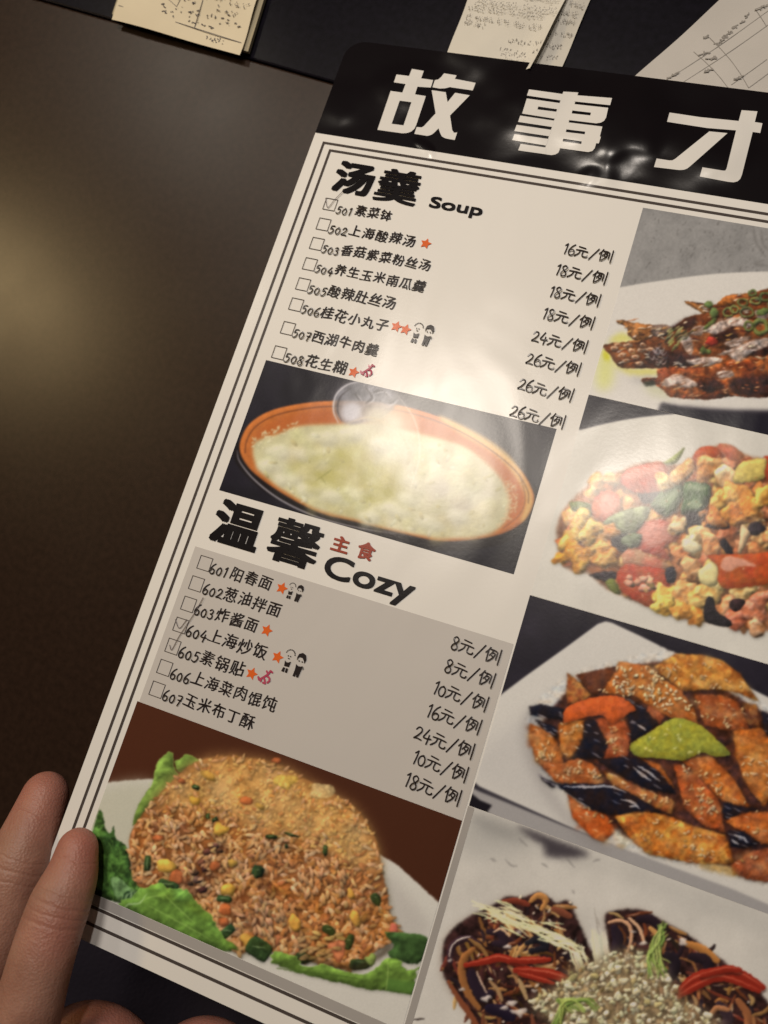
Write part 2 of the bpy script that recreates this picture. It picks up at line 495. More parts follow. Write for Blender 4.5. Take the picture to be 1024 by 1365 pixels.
    P.stroke([(210, 985), (240, 960), (300, 950), (340, 900)], 10, (166, 188, 126), alpha=0.6, taper=0.8)
    P.zoom(0, 0, 1)
    P.mottle(mound, 0.10, 12, (6, 0, -6))
    P.warp(0.5, 4)
    return P.finish(0.7, 0.014)


def paint_soup():
    P = Print(280, 460, 760, 785, (27, 23, 30), seed=5)
    R = P.rng
    P.im *= (1 + 0.16 * vnoise(P.h, P.w, 40, R))[..., None]
    P.zoom(290, 470, 2.179)
    rim = [(66, 285), (72, 245), (100, 202), (160, 168), (250, 148), (340, 141), (480, 146), (600, 172), (700, 212), (800, 272), (880, 340), (916, 400), (919, 440), (890, 492), (830, 527), (740, 545), (640, 548), (520, 522), (400, 492), (300, 467), (200, 417), (120, 362), (84, 325)]
    cx, cy = 495, 345
    low = [(52, 285), (60, 330), (120, 392), (200, 440), (300, 488), (400, 515), (520, 548), (640, 575), (760, 570), (850, 548), (905, 500), (925, 440), (900, 380), (500, 300), (100, 260)]
    P.poly(low, (22, 15, 16), smooth=True, soft=1.2)
    P.stroke([(58, 285), (66, 318), (110, 372), (190, 432), (300, 482), (420, 512), (520, 528)], 4.5, (196, 186, 178), alpha=0.8, taper=0.75)
    P.puffy(rim, (196, 104, 36), sig=3, lit=0.2, noise=0.05, edge=0.15)
    P.poly([(640, 180), (760, 235), (850, 300), (905, 385), (916, 440), (895, 485), (880, 490), (895, 440), (880, 390), (810, 300), (700, 235)], (222, 176, 92), smooth=True, soft=2, alpha=0.85)
    inner = [(cx + (x - cx) * 0.965, cy + (y - cy) * 0.94 + 4) for x, y in rim]
    P.stroke(inner[0:13], 3, (92, 44, 20), alpha=0.8)
    P.stroke([(880, 360), (895, 420), (880, 470), (830, 512)], 3, (110, 60, 24), alpha=0.7)
    P.poly([(cx + (x - cx) * 0.93, cy + (y - cy) * 0.90 + 6) for x, y in rim], (188, 92, 32), smooth=True, soft=2.5, alpha=0.75)
    soup = [(104, 275), (120, 255), (180, 236), (240, 214), (350, 208), (440, 205), (540, 225), (640, 250), (720, 275), (790, 330), (832, 380), (850, 440), (830, 500), (770, 532), (660, 540), (560, 526), (420, 490), (300, 458), (200, 405), (130, 352), (108, 315)]
    P.poly(soup, (208, 196, 138), smooth=True, soft=2.0, noise=0.06, cell=16)
    P.poly([(200, 330), (330, 280), (470, 300), (560, 360), (530, 440), (400, 450), (290, 420)], (190, 176, 84), smooth=True, soft=14, alpha=0.8)
    P.poly([(600, 280), (760, 320), (820, 420), (760, 510), (620, 480)], (196, 182, 156), smooth=True, soft=16, alpha=0.8)
    for x, y in P.scatter([(cx + (x - cx) * 0.93, cy + 15 + (y - cy) * 0.9) for x, y in soup], 120):
        r = 14 + 26 * R.random()
        c = jit(R, (222, 212, 166) if R.random() < 0.62 else (192, 178, 112), 0.05)
        P.puffy(P.blob(x, y, r * 1.3, r * 0.75, 0.35, 9, R.random() * 3), c, sig=5, lit=0.16, noise=0.04, edge=0.05, soft=3.2, alpha=0.38, lump=0.12, lcell=6)
    for x, y in ((180, 290), (150, 330), (250, 300), (210, 375), (330, 420), (310, 250), (440, 480), (520, 460), (620, 500), (480, 270), (390, 240), (560, 430), (700, 480), (260, 400)):
        P.puffy(P.blob(x, y, 40, 20, 0.25, 9, 0.25), (222, 212, 172), sig=7, lit=0.25, noise=0.03, edge=0.06, soft=3, alpha=0.6)
    for x, y in P.scatter(soup, 50):
        P.grain(x, y, 5 + 9 * R.random(), 3 + 3 * R.random(), R.random() * 3.14, jit(R, (226, 218, 176) if R.random() < 0.6 else (180, 164, 96), 0.06), 0.2, 0.2, 0.4)
    for x, y in P.scatter([(105, 250), (190, 215), (250, 205), (180, 250), (120, 290)], 40):
        P.grain(x, y, 3 + 5 * R.random(), 2.5, R.random() * 3.14, (222, 206, 150), 0.1, 0.1, 0.7)
    for x, y in P.scatter([(830, 370), (870, 400), (860, 480), (800, 520), (840, 450)], 70):
        P.grain(x, y, 3 + 5 * R.random(), 2.5, R.random() * 3.14, (218, 186, 130), 0.1, 0.1, 0.6)
    P.stroke([(285, 375), (320, 350), (335, 340)], 4, (120, 118, 50), alpha=0.6, taper=0.9)
    P.stroke([(300, 360), (318, 385)], 4, (130, 124, 56), alpha=0.5, taper=0.9)
    P.stroke([(565, 340), (570, 370), (560, 395)], 4, (238, 226, 170), alpha=0.7, taper=0.9)
    for x, y in P.scatter([(200, 330), (330, 290), (480, 310), (540, 380), (420, 440), (280, 410)], 34):
        P.poly(P.blob(x, y, 26, 9, 0.4, 9, 0.3 + R.normal(0, .3)), (174, 162, 66), smooth=True, soft=3, alpha=0.35)
    # glass ladle
    P.poly([(342, 150), (385, 98), (500, 100), (575, 190), (590, 310), (562, 398), (490, 350), (400, 250)], (214, 202, 176), smooth=True, soft=6, alpha=0.35)
    P.stroke([(520, 120), (575, 200), (588, 300), (562, 396)], 4, (232, 220, 190), alpha=0.5, taper=0.6)
    g = [(338, 155), (350, 115), (380, 92), (430, 85), (490, 100), (520, 118), (520, 150), (490, 185), (430, 205), (380, 208), (350, 190)]
    P.poly(g, (128, 124, 122), smooth=True, soft=1.5, alpha=0.75, noise=0.2, cell=8)
    P.poly([(360, 170), (390, 145), (420, 160), (410, 195), (375, 200)], (206, 198, 190), smooth=True, soft=3, alpha=0.85)
    P.poly([(430, 175), (480, 160), (540, 200), (520, 240), (450, 230)], (204, 190, 150), smooth=True, soft=6, alpha=0.9)
    P.stroke([(352, 205), (338, 170), (345, 125), (378, 95), (420, 84)], 5, (214, 204, 192), alpha=0.9, taper=0.5)
    P.stroke([(362, 200), (350, 168), (358, 130), (390, 104)], 4, (52, 44, 42), alpha=0.8, taper=0.6)
    for pts in ([(430, 100), (450, 130), (430, 150)], [(450, 118), (480, 112), (500, 130)], [(470, 140), (500, 150), (520, 135)], [(400, 120), (415, 140)]):
        P.stroke(pts, 6, (54, 48, 46), alpha=0.7, taper=0.7)
        P.stroke([(a + 7, b + 3) for a, b in pts], 3, (220, 212, 200), alpha=0.7, taper=0.7)
    P.stroke([(380, 205), (450, 190), (530, 235), (562, 300)], 5, (214, 190, 140), alpha=0.5, taper=0.6)
    return P.finish(0.9, 0.02)


def paint_fish():
    P = Print(770, 255, 1360, 660, (136, 130, 118), k=1.25, seed=7)
    R = P.rng
    P.im *= (1 + 0.05 * vnoise(P.h, P.w, 30, R) + 0.04 * vnoise(P.h, P.w, 3, R, 2))[..., None]
    P.zoom(760, 270, 3.879)
    for x, y in P.scatter([(400, 60), (1500, 200), (1500, 400), (300, 420)], 130, False):
        P.grain(x, y, 5 + 10 * R.random() ** 3, 3 + 2 * R.random(), 1.5 + R.random(), (98, 92, 82), 0, 0, 0.45)
    for pts in ([(950, 130), (960, 200), (1010, 280)], [(990, 150), (1000, 220), (1030, 250)], [(1020, 330), (960, 320), (1000, 300)], [(1100, 200), (1130, 300), (1120, 380)], [(880, 225), (875, 250)]):
        P.stroke(pts, 14, (96, 90, 80), alpha=0.5, taper=0.9, soft=3)
    cream = (205, 194, 172)
    P.poly([(200, 452), (262, 440), (380, 420), (480, 405), (620, 385), (750, 371), (900, 362), (1024, 359), (1400, 365), (1700, 400), (1900, 1400), (0, 1400), (60, 980)], cream, soft=0.6)
    P.poly([(470, 1040), (560, 1054), (700, 1066), (850, 1074), (1024, 1076), (1300, 1060), (1900, 900), (1900, 1500), (400, 1300)], (40, 34, 40), soft=2.5)
    P.poly([(480, 1040), (560, 1062), (700, 1082), (850, 1092), (1024, 1096), (1300, 1082), (1900, 940), (1900, 1500), (400, 1300)], (24, 20, 30), soft=2)
    # oil
    P.poly([(160, 770), (220, 790), (230, 870), (205, 960), (150, 965), (135, 900)], (206, 202, 90), smooth=True, soft=6, alpha=0.7)
    P.poly([(172, 760), (205, 790), (205, 820), (178, 810)], (196, 186, 20), smooth=True, soft=2, alpha=0.9)
    P.poly([(210, 820), (300, 860), (460, 865), (450, 890), (300, 885)], (206, 192, 60), smooth=True, soft=3.5, alpha=0.9)
    P.poly([(255, 680), (310, 690), (330, 720), (220, 730), (200, 720)], (206, 196, 70), smooth=True, soft=3.5, alpha=0.8)
    P.poly([(470, 940), (520, 1010), (430, 1000), (380, 950)], (186, 180, 130), smooth=True, soft=5, alpha=0.7)
    P.poly([(320, 915), (420, 905), (440, 925), (340, 930)], (150, 142, 130), smooth=True, soft=4, alpha=0.7)
    # fish bodies
    up = [(590, 515), (640, 515), (700, 525), (760, 530), (800, 490), (850, 478), (930, 470), (1024, 448), (1150, 440), (1300, 470), (1420, 560), (1450, 700), (1300, 800), (1024, 830), (700, 850), (520, 860), (400, 858), (290, 858), (240, 840), (215, 800), (175, 755), (190, 735), (270, 725), (330, 715), (300, 690), (295, 650), (240, 622), (270, 608), (330, 625), (420, 635), (520, 650), (600, 600), (690, 570), (640, 535)]
    P.puffy(up, (132, 70, 28), sig=6, lit=0.3, noise=0.3, cell=7, tint=(96, 46, 20), smooth=True)
    lowf = [(370, 912), (450, 905), (455, 870), (520, 850), (700, 845), (900, 800), (1024, 786), (1300, 770), (1450, 800), (1440, 960), (1200, 1000), (1024, 1010), (900, 1008), (850, 1005), (740, 1018), (640, 1020), (520, 1005), (470, 960), (430, 940), (390, 940)]
    P.puffy(lowf, (148, 76, 28), sig=6, lit=0.45, noise=0.25, cell=7, tint=(110, 44, 18))
    P.puffy([(250, 612), (300, 620), (420, 638), (440, 670), (420, 700), (350, 718), (310, 690), (296, 650)], (150, 92, 42), sig=3, lit=0.4, noise=0.25)
    P.puffy([(595, 518), (640, 520), (720, 545), (700, 580), (660, 560)], (158, 98, 44), sig=2, noise=0.2)
    P.puffy([(760, 530), (800, 490), (850, 480), (930, 475), (900, 520), (820, 540)], (164, 90, 34), sig=3, noise=0.2)
    P.puffy([(430, 640), (500, 635), (540, 660), (500, 690), (430, 690)], (118, 92, 74), sig=3, noise=0.3)
    for i in range(260):
        x, y = P.scatter(up if i < 180 else lowf, 1)[0]
        d = 20 + 50 * R.random()
        P.stroke([(x, y), (x + d * .5, y - 6 + 10 * R.random()), (x + d, y - d * 0.25 * R.random())], 4 + 8 * R.random(), jit(R, [(62, 26, 14), (176, 104, 42), (44, 20, 14), (150, 66, 24), (196, 150, 100), (90, 40, 18)][i % 6], 0.2), alpha=0.7, taper=0.8, lit=0.3)
    dark = [[(400, 770), (520, 760), (640, 790), (720, 840), (600, 850), (480, 848), (400, 830)], [(520, 650), (600, 605), (660, 590), (640, 640), (560, 665)], [(830, 920), (950, 905), (1060, 880), (1300, 900), (1300, 990), (1024, 1000), (860, 990)], [(650, 930), (760, 920), (800, 960), (700, 985)], [(760, 650), (830, 630), (870, 690), (820, 720), (740, 720)], [(1060, 640), (1200, 620), (1300, 700), (1150, 760), (1040, 740)], [(900, 770), (1020, 740), (1020, 790), (920, 800)]]
    for d in dark:
        P.puffy(d, (46, 24, 20), sig=4, noise=0.4, cell=6, soft=2, alpha=0.9)
    P.poly([(385, 935), (430, 920), (440, 945), (400, 950)], (40, 42, 26), smooth=True, soft=1)
    # onion and sauce streaks
    white = [[(470, 940), (540, 890), (600, 905), (660, 940), (620, 960), (560, 955), (500, 955)], [(600, 820), (700, 800), (790, 810), (760, 835), (680, 850)], [(700, 660), (800, 600), (930, 610), (960, 650), (860, 640), (760, 680)], [(760, 790), (850, 750), (960, 710), (1030, 705), (1030, 740), (940, 780), (870, 830), (820, 790)], [(575, 700), (620, 690), (640, 760), (620, 790), (580, 740)], [(640, 650), (690, 640), (680, 690), (620, 680)], [(800, 730), (900, 695), (935, 705), (850, 745)], [(760, 880), (830, 870), (850, 900), (780, 910)], [(960, 560), (1020, 570), (1024, 600), (970, 600)], [(1060, 560), (1180, 520), (1260, 580), (1120, 610)], [(1080, 680), (1250, 660), (1300, 700), (1120, 720)]]
    for w in white:
        P.puffy(w, (186, 162, 140), sig=3, lit=0.3, noise=0.25, soft=0.8, edge=0.15, alpha=0.9)
        for j in range(7):
            x, y = P.scatter(w, 1)[0]
            P.stroke([(x - 30, y + 8), (x, y), (x + 30, y - 12)], 7, (112, 70, 44), alpha=0.6, taper=0.9)
    for x, y in P.scatter(up, 120):
        a = R.random() * 0.8 - 0.5
        P.grain(x, y, 10 + 12 * R.random(), 4 + 2 * R.random(), a, jit(R, (206, 180, 146) if R.random() < 0.7 else (200, 140, 70), 0.1), 0.2, 0.25, 0.85, 0.2)
    for x, y in [(320, 770), (370, 765), (300, 740), (340, 800), (270, 790), (380, 740), (415, 760), (250, 740), (360, 835), (230, 755), (290, 820)]:
        P.puffy(P.blob(x, y, 22, 11, 0.2), (188, 150, 112), sig=2, lit=0.6, shadow=0.3)
        P.poly(P.blob(x, y + 1, 12, 5, 0.2), (120, 66, 32), smooth=True)
    for x, y in P.scatter(lowf, 60):
        P.grain(x, y, 8 + 8 * R.random(), 4, R.random() - 0.5, jit(R, (214, 150, 100) if R.random() < .5 else (180, 80, 34), 0.1), 0.3, 0.2, 0.7)
    for x, y in P.scatter([(380, 740), (470, 760), (470, 830), (390, 820)], 18):
        P.stroke([(x, y), (x + 18, y + 10), (x + 30, y - 8)], 7, jit(R, [(54, 48, 50), (150, 130, 116)][int(R.random() * 2)], 0.1), alpha=0.8, taper=0.6)
    P.puffy(P.blob(735, 722, 34, 26, 0.15), (176, 50, 30), sig=3, lit=0.5, shadow=0.3)
    # spring onion: chopped bits and rings
    for i in range(26):
        x, y = P.scatter([(480, 690), (560, 660), (620, 690), (580, 730), (520, 770)], 1)[0]
        P.stroke([(x, y), (x + 26, y - 22)], 10, jit(R, (132, 128, 72) if i % 3 else (64, 60, 34), 0.15), alpha=0.85, taper=0.4, lit=0.3)
    for x, y, a, b, r in ((745, 575, 22, 30, 0.2), (725, 630, 46, 12, -0.7), (700, 770, 34, 14, 0.1), (690, 765, 14, 20, 0), (720, 530, 24, 16, 0.5), (1000, 565, 34, 20, -0.3), (1110, 500, 40, 22, 0.2)):
        P.puffy(P.blob(x, y, a, b, 0.12, 8, r), (98, 112, 52), sig=2.5, lit=0.5, shadow=0.3)
    for x, y, a, b, w in ((895, 520, 24, 18, 11), (945, 470, 20, 12, 10), (960, 510, 26, 14, 10), (915, 570, 34, 24, 12), (820, 570, 26, 20, 10), (985, 645, 36, 34, 22), (925, 640, 22, 22, 12), (1010, 490, 26, 20, 12), (850, 555, 20, 18, 9), (1090, 580, 34, 30, 16), (1180, 540, 30, 26, 14), (1230, 640, 34, 28, 16), (1050, 530, 24, 20, 12)):
        t = np.linspace(0, 6.28, 14)
        ring = [(x + a * math.cos(u), y + b * math.sin(u)) for u in t]
        P.stroke([(p + 4, q + 6) for p, q in ring], w, (40, 30, 16), alpha=0.6)
        P.stroke(ring, w, jit(R, (92, 96, 42), 0.2), lit=0.45)
        P.stroke(ring, w * 0.25, (160, 160, 96), alpha=0.5)
    P.mottle(up, 0.2, 4, (8, 0, -6))
    P.mottle(lowf, 0.2, 4, (8, 0, -6))
    P.warp(0.8, 5, [(150, 480), (560, 480), (1000, 420), (1460, 520), (1480, 1000), (1000, 1040), (480, 1040), (340, 930), (140, 800)])
    return P.finish(0.65, 0.014)


def paint_tomato():
    P = Print(690, 505, 1345, 985, (206, 196, 172), k=1.25, seed=11)
    R = P.rng
    P.im *= (1 + 0.02 * vnoise(P.h, P.w, 60, R))[..., None]
    P.zoom(730, 540, 3.483)
    dk = (30, 26, 32)
    P.poly([(150, 118), (230, 96), (330, 74), (430, 58), (520, 48), (590, 42), (700, -40), (160, -120), (120, 0)], dk, soft=0.7)
    P.poly([(1100, 1050), (1500, 900), (2200, 700), (2200, 1400), (1100, 1400)], dk, soft=1)
    food = [(45, 590), (60, 520), (105, 455), (165, 400), (240, 345), (340, 310), (450, 270), (550, 275), (640, 280), (690, 230), (800, 190), (880, 220), (1000, 250), (1200, 240), (1500, 300), (1700, 500), (1750, 800), (1500, 980), (1200, 1060), (1024, 1050), (850, 1030), (700, 1000), (620, 990), (480, 940), (350, 885), (270, 850), (190, 780), (100, 765), (60, 690)]
    P.poly(food, (150, 92, 54), smooth=True, soft=2, noise=0.3, cell=14)
    def tomato(pts, c=(186, 56, 26), shine=None):
        P.puffy(pts, c, sig=6, lit=0.25, noise=0.10, edge=0.14, shadow=0.35, tint=np.asarray(c, float) * np.array([0.92, 1.3, 1.25]))
        if shine:
            P.puffy(shine, (206, 132, 106), sig=3, lit=0.1, noise=0.1, edge=0.05, soft=1.6, alpha=0.8)
    def crumb(x, y, r, c=(216, 172, 96), n=9, sp=1.0):
        c = jit(R, c, 0.05)
        P.puffy(P.blob(x, y, r * 1.12, r * 0.9, 0.34, 11, R.random() * 3), c, sig=5, lit=0.55, noise=0.05, edge=0.16, shadow=0.32,
                lump=0.17, lcell=8, crev=c * np.array([0.94, 0.80, 0.66]), soft=0.8)

    # ground mass of crumbs
    for x, y in P.scatter([(cx, cy) for cx, cy in [((a - 760) * 0.94 + 760, (b - 620) * 0.92 + 620) for a, b in food]], 260):
        crumb(x, y, 34 + 20 * R.random(), [(206, 140, 76), (212, 164, 92), (196, 118, 66), (206, 132, 86)][int(R.random() * 4)], 3)
    for x, y, a, b in ((680, 545, 44, 50), (965, 580, 44, 34), (345, 640, 44, 50), (475, 430, 60, 30), (265, 795, 66, 22), (800, 560, 60, 20), (1130, 620, 60, 40), (640, 965, 30, 14)):
        P.puffy(P.blob(x, y, a, b, 0.25), (44, 34, 38), sig=3, noise=0.3, soft=1.0)
    P.puffy([(105, 455), (160, 450), (205, 470), (200, 520), (140, 500), (115, 490)], (84, 96, 36), sig=4)
    P.puffy([(530, 275), (570, 250), (610, 220), (638, 198), (620, 240), (590, 275)], (126, 132, 56), sig=3)
    P.puffy([(270, 820), (310, 810), (340, 880), (290, 860)], (112, 116, 44), sig=3)
    tomato([(335, 345), (370, 305), (450, 275), (530, 268), (560, 300), (550, 330), (500, 350), (510, 400), (440, 412), (370, 390)], (184, 60, 34), [(345, 335), (380, 305), (460, 285), (530, 285), (540, 310), (480, 325), (400, 345), (360, 350)])
    tomato([(205, 470), (230, 415), (275, 400), (330, 420), (340, 500), (300, 540), (240, 540), (210, 510)], (192, 78, 46), [(250, 430), (310, 420), (330, 480), (270, 520), (245, 490)])
    tomato([(405, 620), (430, 560), (500, 530), (560, 545), (610, 590), (600, 630), (540, 660), (570, 720), (500, 700), (420, 670)], (186, 74, 52), [(430, 590), (480, 545), (550, 560), (590, 590), (540, 640), (470, 660)])
    tomato([(350, 690), (400, 670), (480, 700), (560, 740), (545, 765), (440, 750), (360, 740)], (196, 100, 70))
    tomato([(320, 800), (360, 740), (450, 750), (540, 765), (570, 830), (540, 880), (490, 940), (420, 915), (350, 870)], (178, 58, 30))
    for x, y in P.scatter([(370, 800), (430, 785), (500, 820), (480, 860), (400, 850)], 16):
        P.puffy(P.blob(x, y, 20, 14, 0.3), jit(R, (206, 140, 104) if R.random() < .7 else (110, 90, 50), 0.1), sig=2, lit=0.6)
    tomato([(675, 250), (700, 205), (760, 192), (820, 215), (815, 240), (750, 265), (690, 280)], (190, 62, 28))
    tomato([(790, 190), (840, 182), (890, 210), (915, 245), (870, 260), (820, 235)], (196, 84, 52))
    tomato([(1000, 250), (1060, 240), (1090, 300), (1020, 350)], (186, 54, 28))
    crumb(460, 860, 10, n=1)
    # green pepper pieces
    for pts, c in (([(480, 460), (520, 410), (580, 365), (625, 362), (632, 420), (600, 480), (555, 520), (500, 490)], (88, 110, 66)), ([(632, 365), (690, 358), (755, 375), (752, 440), (720, 490), (660, 500), (622, 508), (630, 430)], (66, 94, 46)), ([(260, 545), (330, 500), (440, 470), (480, 490), (440, 560), (400, 600), (340, 600), (300, 575)], (140, 146, 100)), ([(345, 620), (400, 595), (440, 610), (410, 665), (350, 650)], (124, 136, 92))):
        P.puffy(pts, c, sig=4, lit=0.5, noise=0.12, edge=0.35, shadow=0.4, tint=np.asarray(c) * 0.75)
    for pts in ([(640, 375), (690, 370), (740, 380), (720, 400), (660, 395)], [(650, 460), (690, 440), (715, 470), (680, 485)], [(510, 460), (560, 410), (600, 390), (610, 410), (560, 470)]):
        P.poly(pts, (150, 162, 116), smooth=True, soft=1.2, alpha=0.65)
    # battered pieces that read one by one
    for x, y, r, c in ((160, 545, 60, (204, 170, 74)), (110, 620, 62, (206, 170, 70)), (230, 640, 66, (214, 170, 84)), (140, 700, 66, (206, 156, 54)), (270, 700, 62, (212, 160, 80)), (200, 590, 56, (212, 172, 84)), (300, 590, 40, (206, 160, 84)), (60, 715, 30, (206, 146, 34)),
                       (540, 360, 44, (214, 176, 104)), (640, 310, 56, (216, 170, 100)), (740, 300, 66, (214, 166, 98)), (830, 330, 60, (214, 180, 132)), (230, 365, 44, (214, 170, 110)), (300, 345, 36, (214, 176, 116)),
                       (800, 450, 60, (216, 166, 78)), (890, 430, 70, (214, 160, 70)), (940, 490, 60, (210, 146, 58)), (780, 530, 56, (206, 138, 70)), (1000, 430, 56, (210, 160, 70)), (860, 510, 50, (206, 134, 60)),
                       (700, 620, 70, (218, 178, 108)), (660, 640, 40, (224, 200, 140)), (760, 640, 56, (212, 156, 88)), (620, 690, 46, (208, 140, 82)), (660, 750, 52, (208, 146, 90)), (600, 560, 44, (222, 190, 140)),
                       (560, 890, 60, (216, 180, 84)), (540, 930, 48, (212, 176, 76)), (640, 880, 64, (214, 166, 92)), (700, 900, 60, (212, 170, 92)), (690, 980, 44, (212, 154, 66)), (620, 950, 44, (212, 170, 80)), (770, 870, 56, (218, 182, 112)), (900, 860, 60, (214, 172, 104)), (830, 940, 50, (206, 146, 92)), (890, 990, 52, (204, 120, 82)), (960, 960, 60, (206, 130, 92)), (1000, 900, 50, (206, 140, 96)), (970, 1030, 40, (212, 160, 110)),
                       (1120, 450, 70, (214, 160, 80)), (1250, 520, 80, (210, 150, 80)), (1150, 900, 80, (210, 150, 86)), (1300, 800, 90, (212, 160, 84)), (1400, 560, 90, (210, 150, 80)), (1250, 1000, 60, (210, 150, 90)), (1100, 560, 60, (206, 140, 80))):
        crumb(x, y, r * 0.98, c, 7)
    for pts in ([(740, 740), (770, 725), (795, 760), (790, 830), (750, 845), (710, 825), (700, 775)],):
        P.puffy(pts, (216, 196, 122), sig=4, lit=0.4)
    for pts in ([(900, 560), (920, 570), (940, 600), (905, 680), (885, 690), (890, 640)], [(560, 560), (620, 545), (640, 590), (590, 590)]):
        P.puffy(pts, (212, 174, 120), sig=3, lit=0.6, shadow=0.3)
    P.puffy([(800, 640), (830, 625), (862, 690), (830, 692)], (34, 30, 34), sig=2)
    P.puffy([(552, 760), (590, 758), (595, 820), (562, 826), (548, 800)], (36, 34, 42), sig=3)
    P.puffy([(740, 900), (770, 900), (790, 960), (850, 1000), (850, 1030), (770, 1022), (725, 990)], (34, 28, 30), sig=3, noise=0.3)
    P.puffy([(850, 910), (900, 900), (920, 920), (880, 960), (850, 945)], (50, 30, 30), sig=3, noise=0.3)
    P.puffy([(880, 290), (930, 258), (1015, 252), (1010, 310), (1000, 345), (930, 360), (865, 360)], (206, 178, 82), sig=4, lit=0.3, shadow=0.3, noise=0.1)
    tomato([(740, 700), (820, 695), (960, 690), (1080, 680), (1160, 720), (1150, 800), (1024, 830), (900, 850), (820, 850), (790, 810), (790, 750)], (188, 60, 18), None)
    P.puffy([(805, 755), (830, 705), (900, 715), (972, 748), (900, 752), (840, 775)], (212, 140, 104), sig=2, lit=0.1, edge=0.05, soft=1)
    tomato([(1180, 330), (1280, 320), (1340, 400), (1260, 440), (1190, 410)], (188, 60, 30))
    tomato([(1280, 640), (1400, 650), (1420, 740), (1300, 760)], (188, 60, 30))
    P.puffy([(620, 650), (640, 620), (700, 640), (720, 670), (680, 690), (640, 680)], (226, 206, 150), sig=4, lit=0.4)
    for x, y in P.scatter(food, 140):
        P.grain(x, y, 4 + 5 * R.random(), 3 + 2 * R.random(), R.random() * 3.1, jit(R, (236, 206, 150) if R.random() < .6 else (150, 80, 40), 0.1), 0.1, 0.1, 0.5)
    P.warp(0.7, 5, [((a - 760) * 1.04 + 760, (b - 620) * 1.06 + 620) for a, b in food])
    return P.finish(0.8, 0.012)


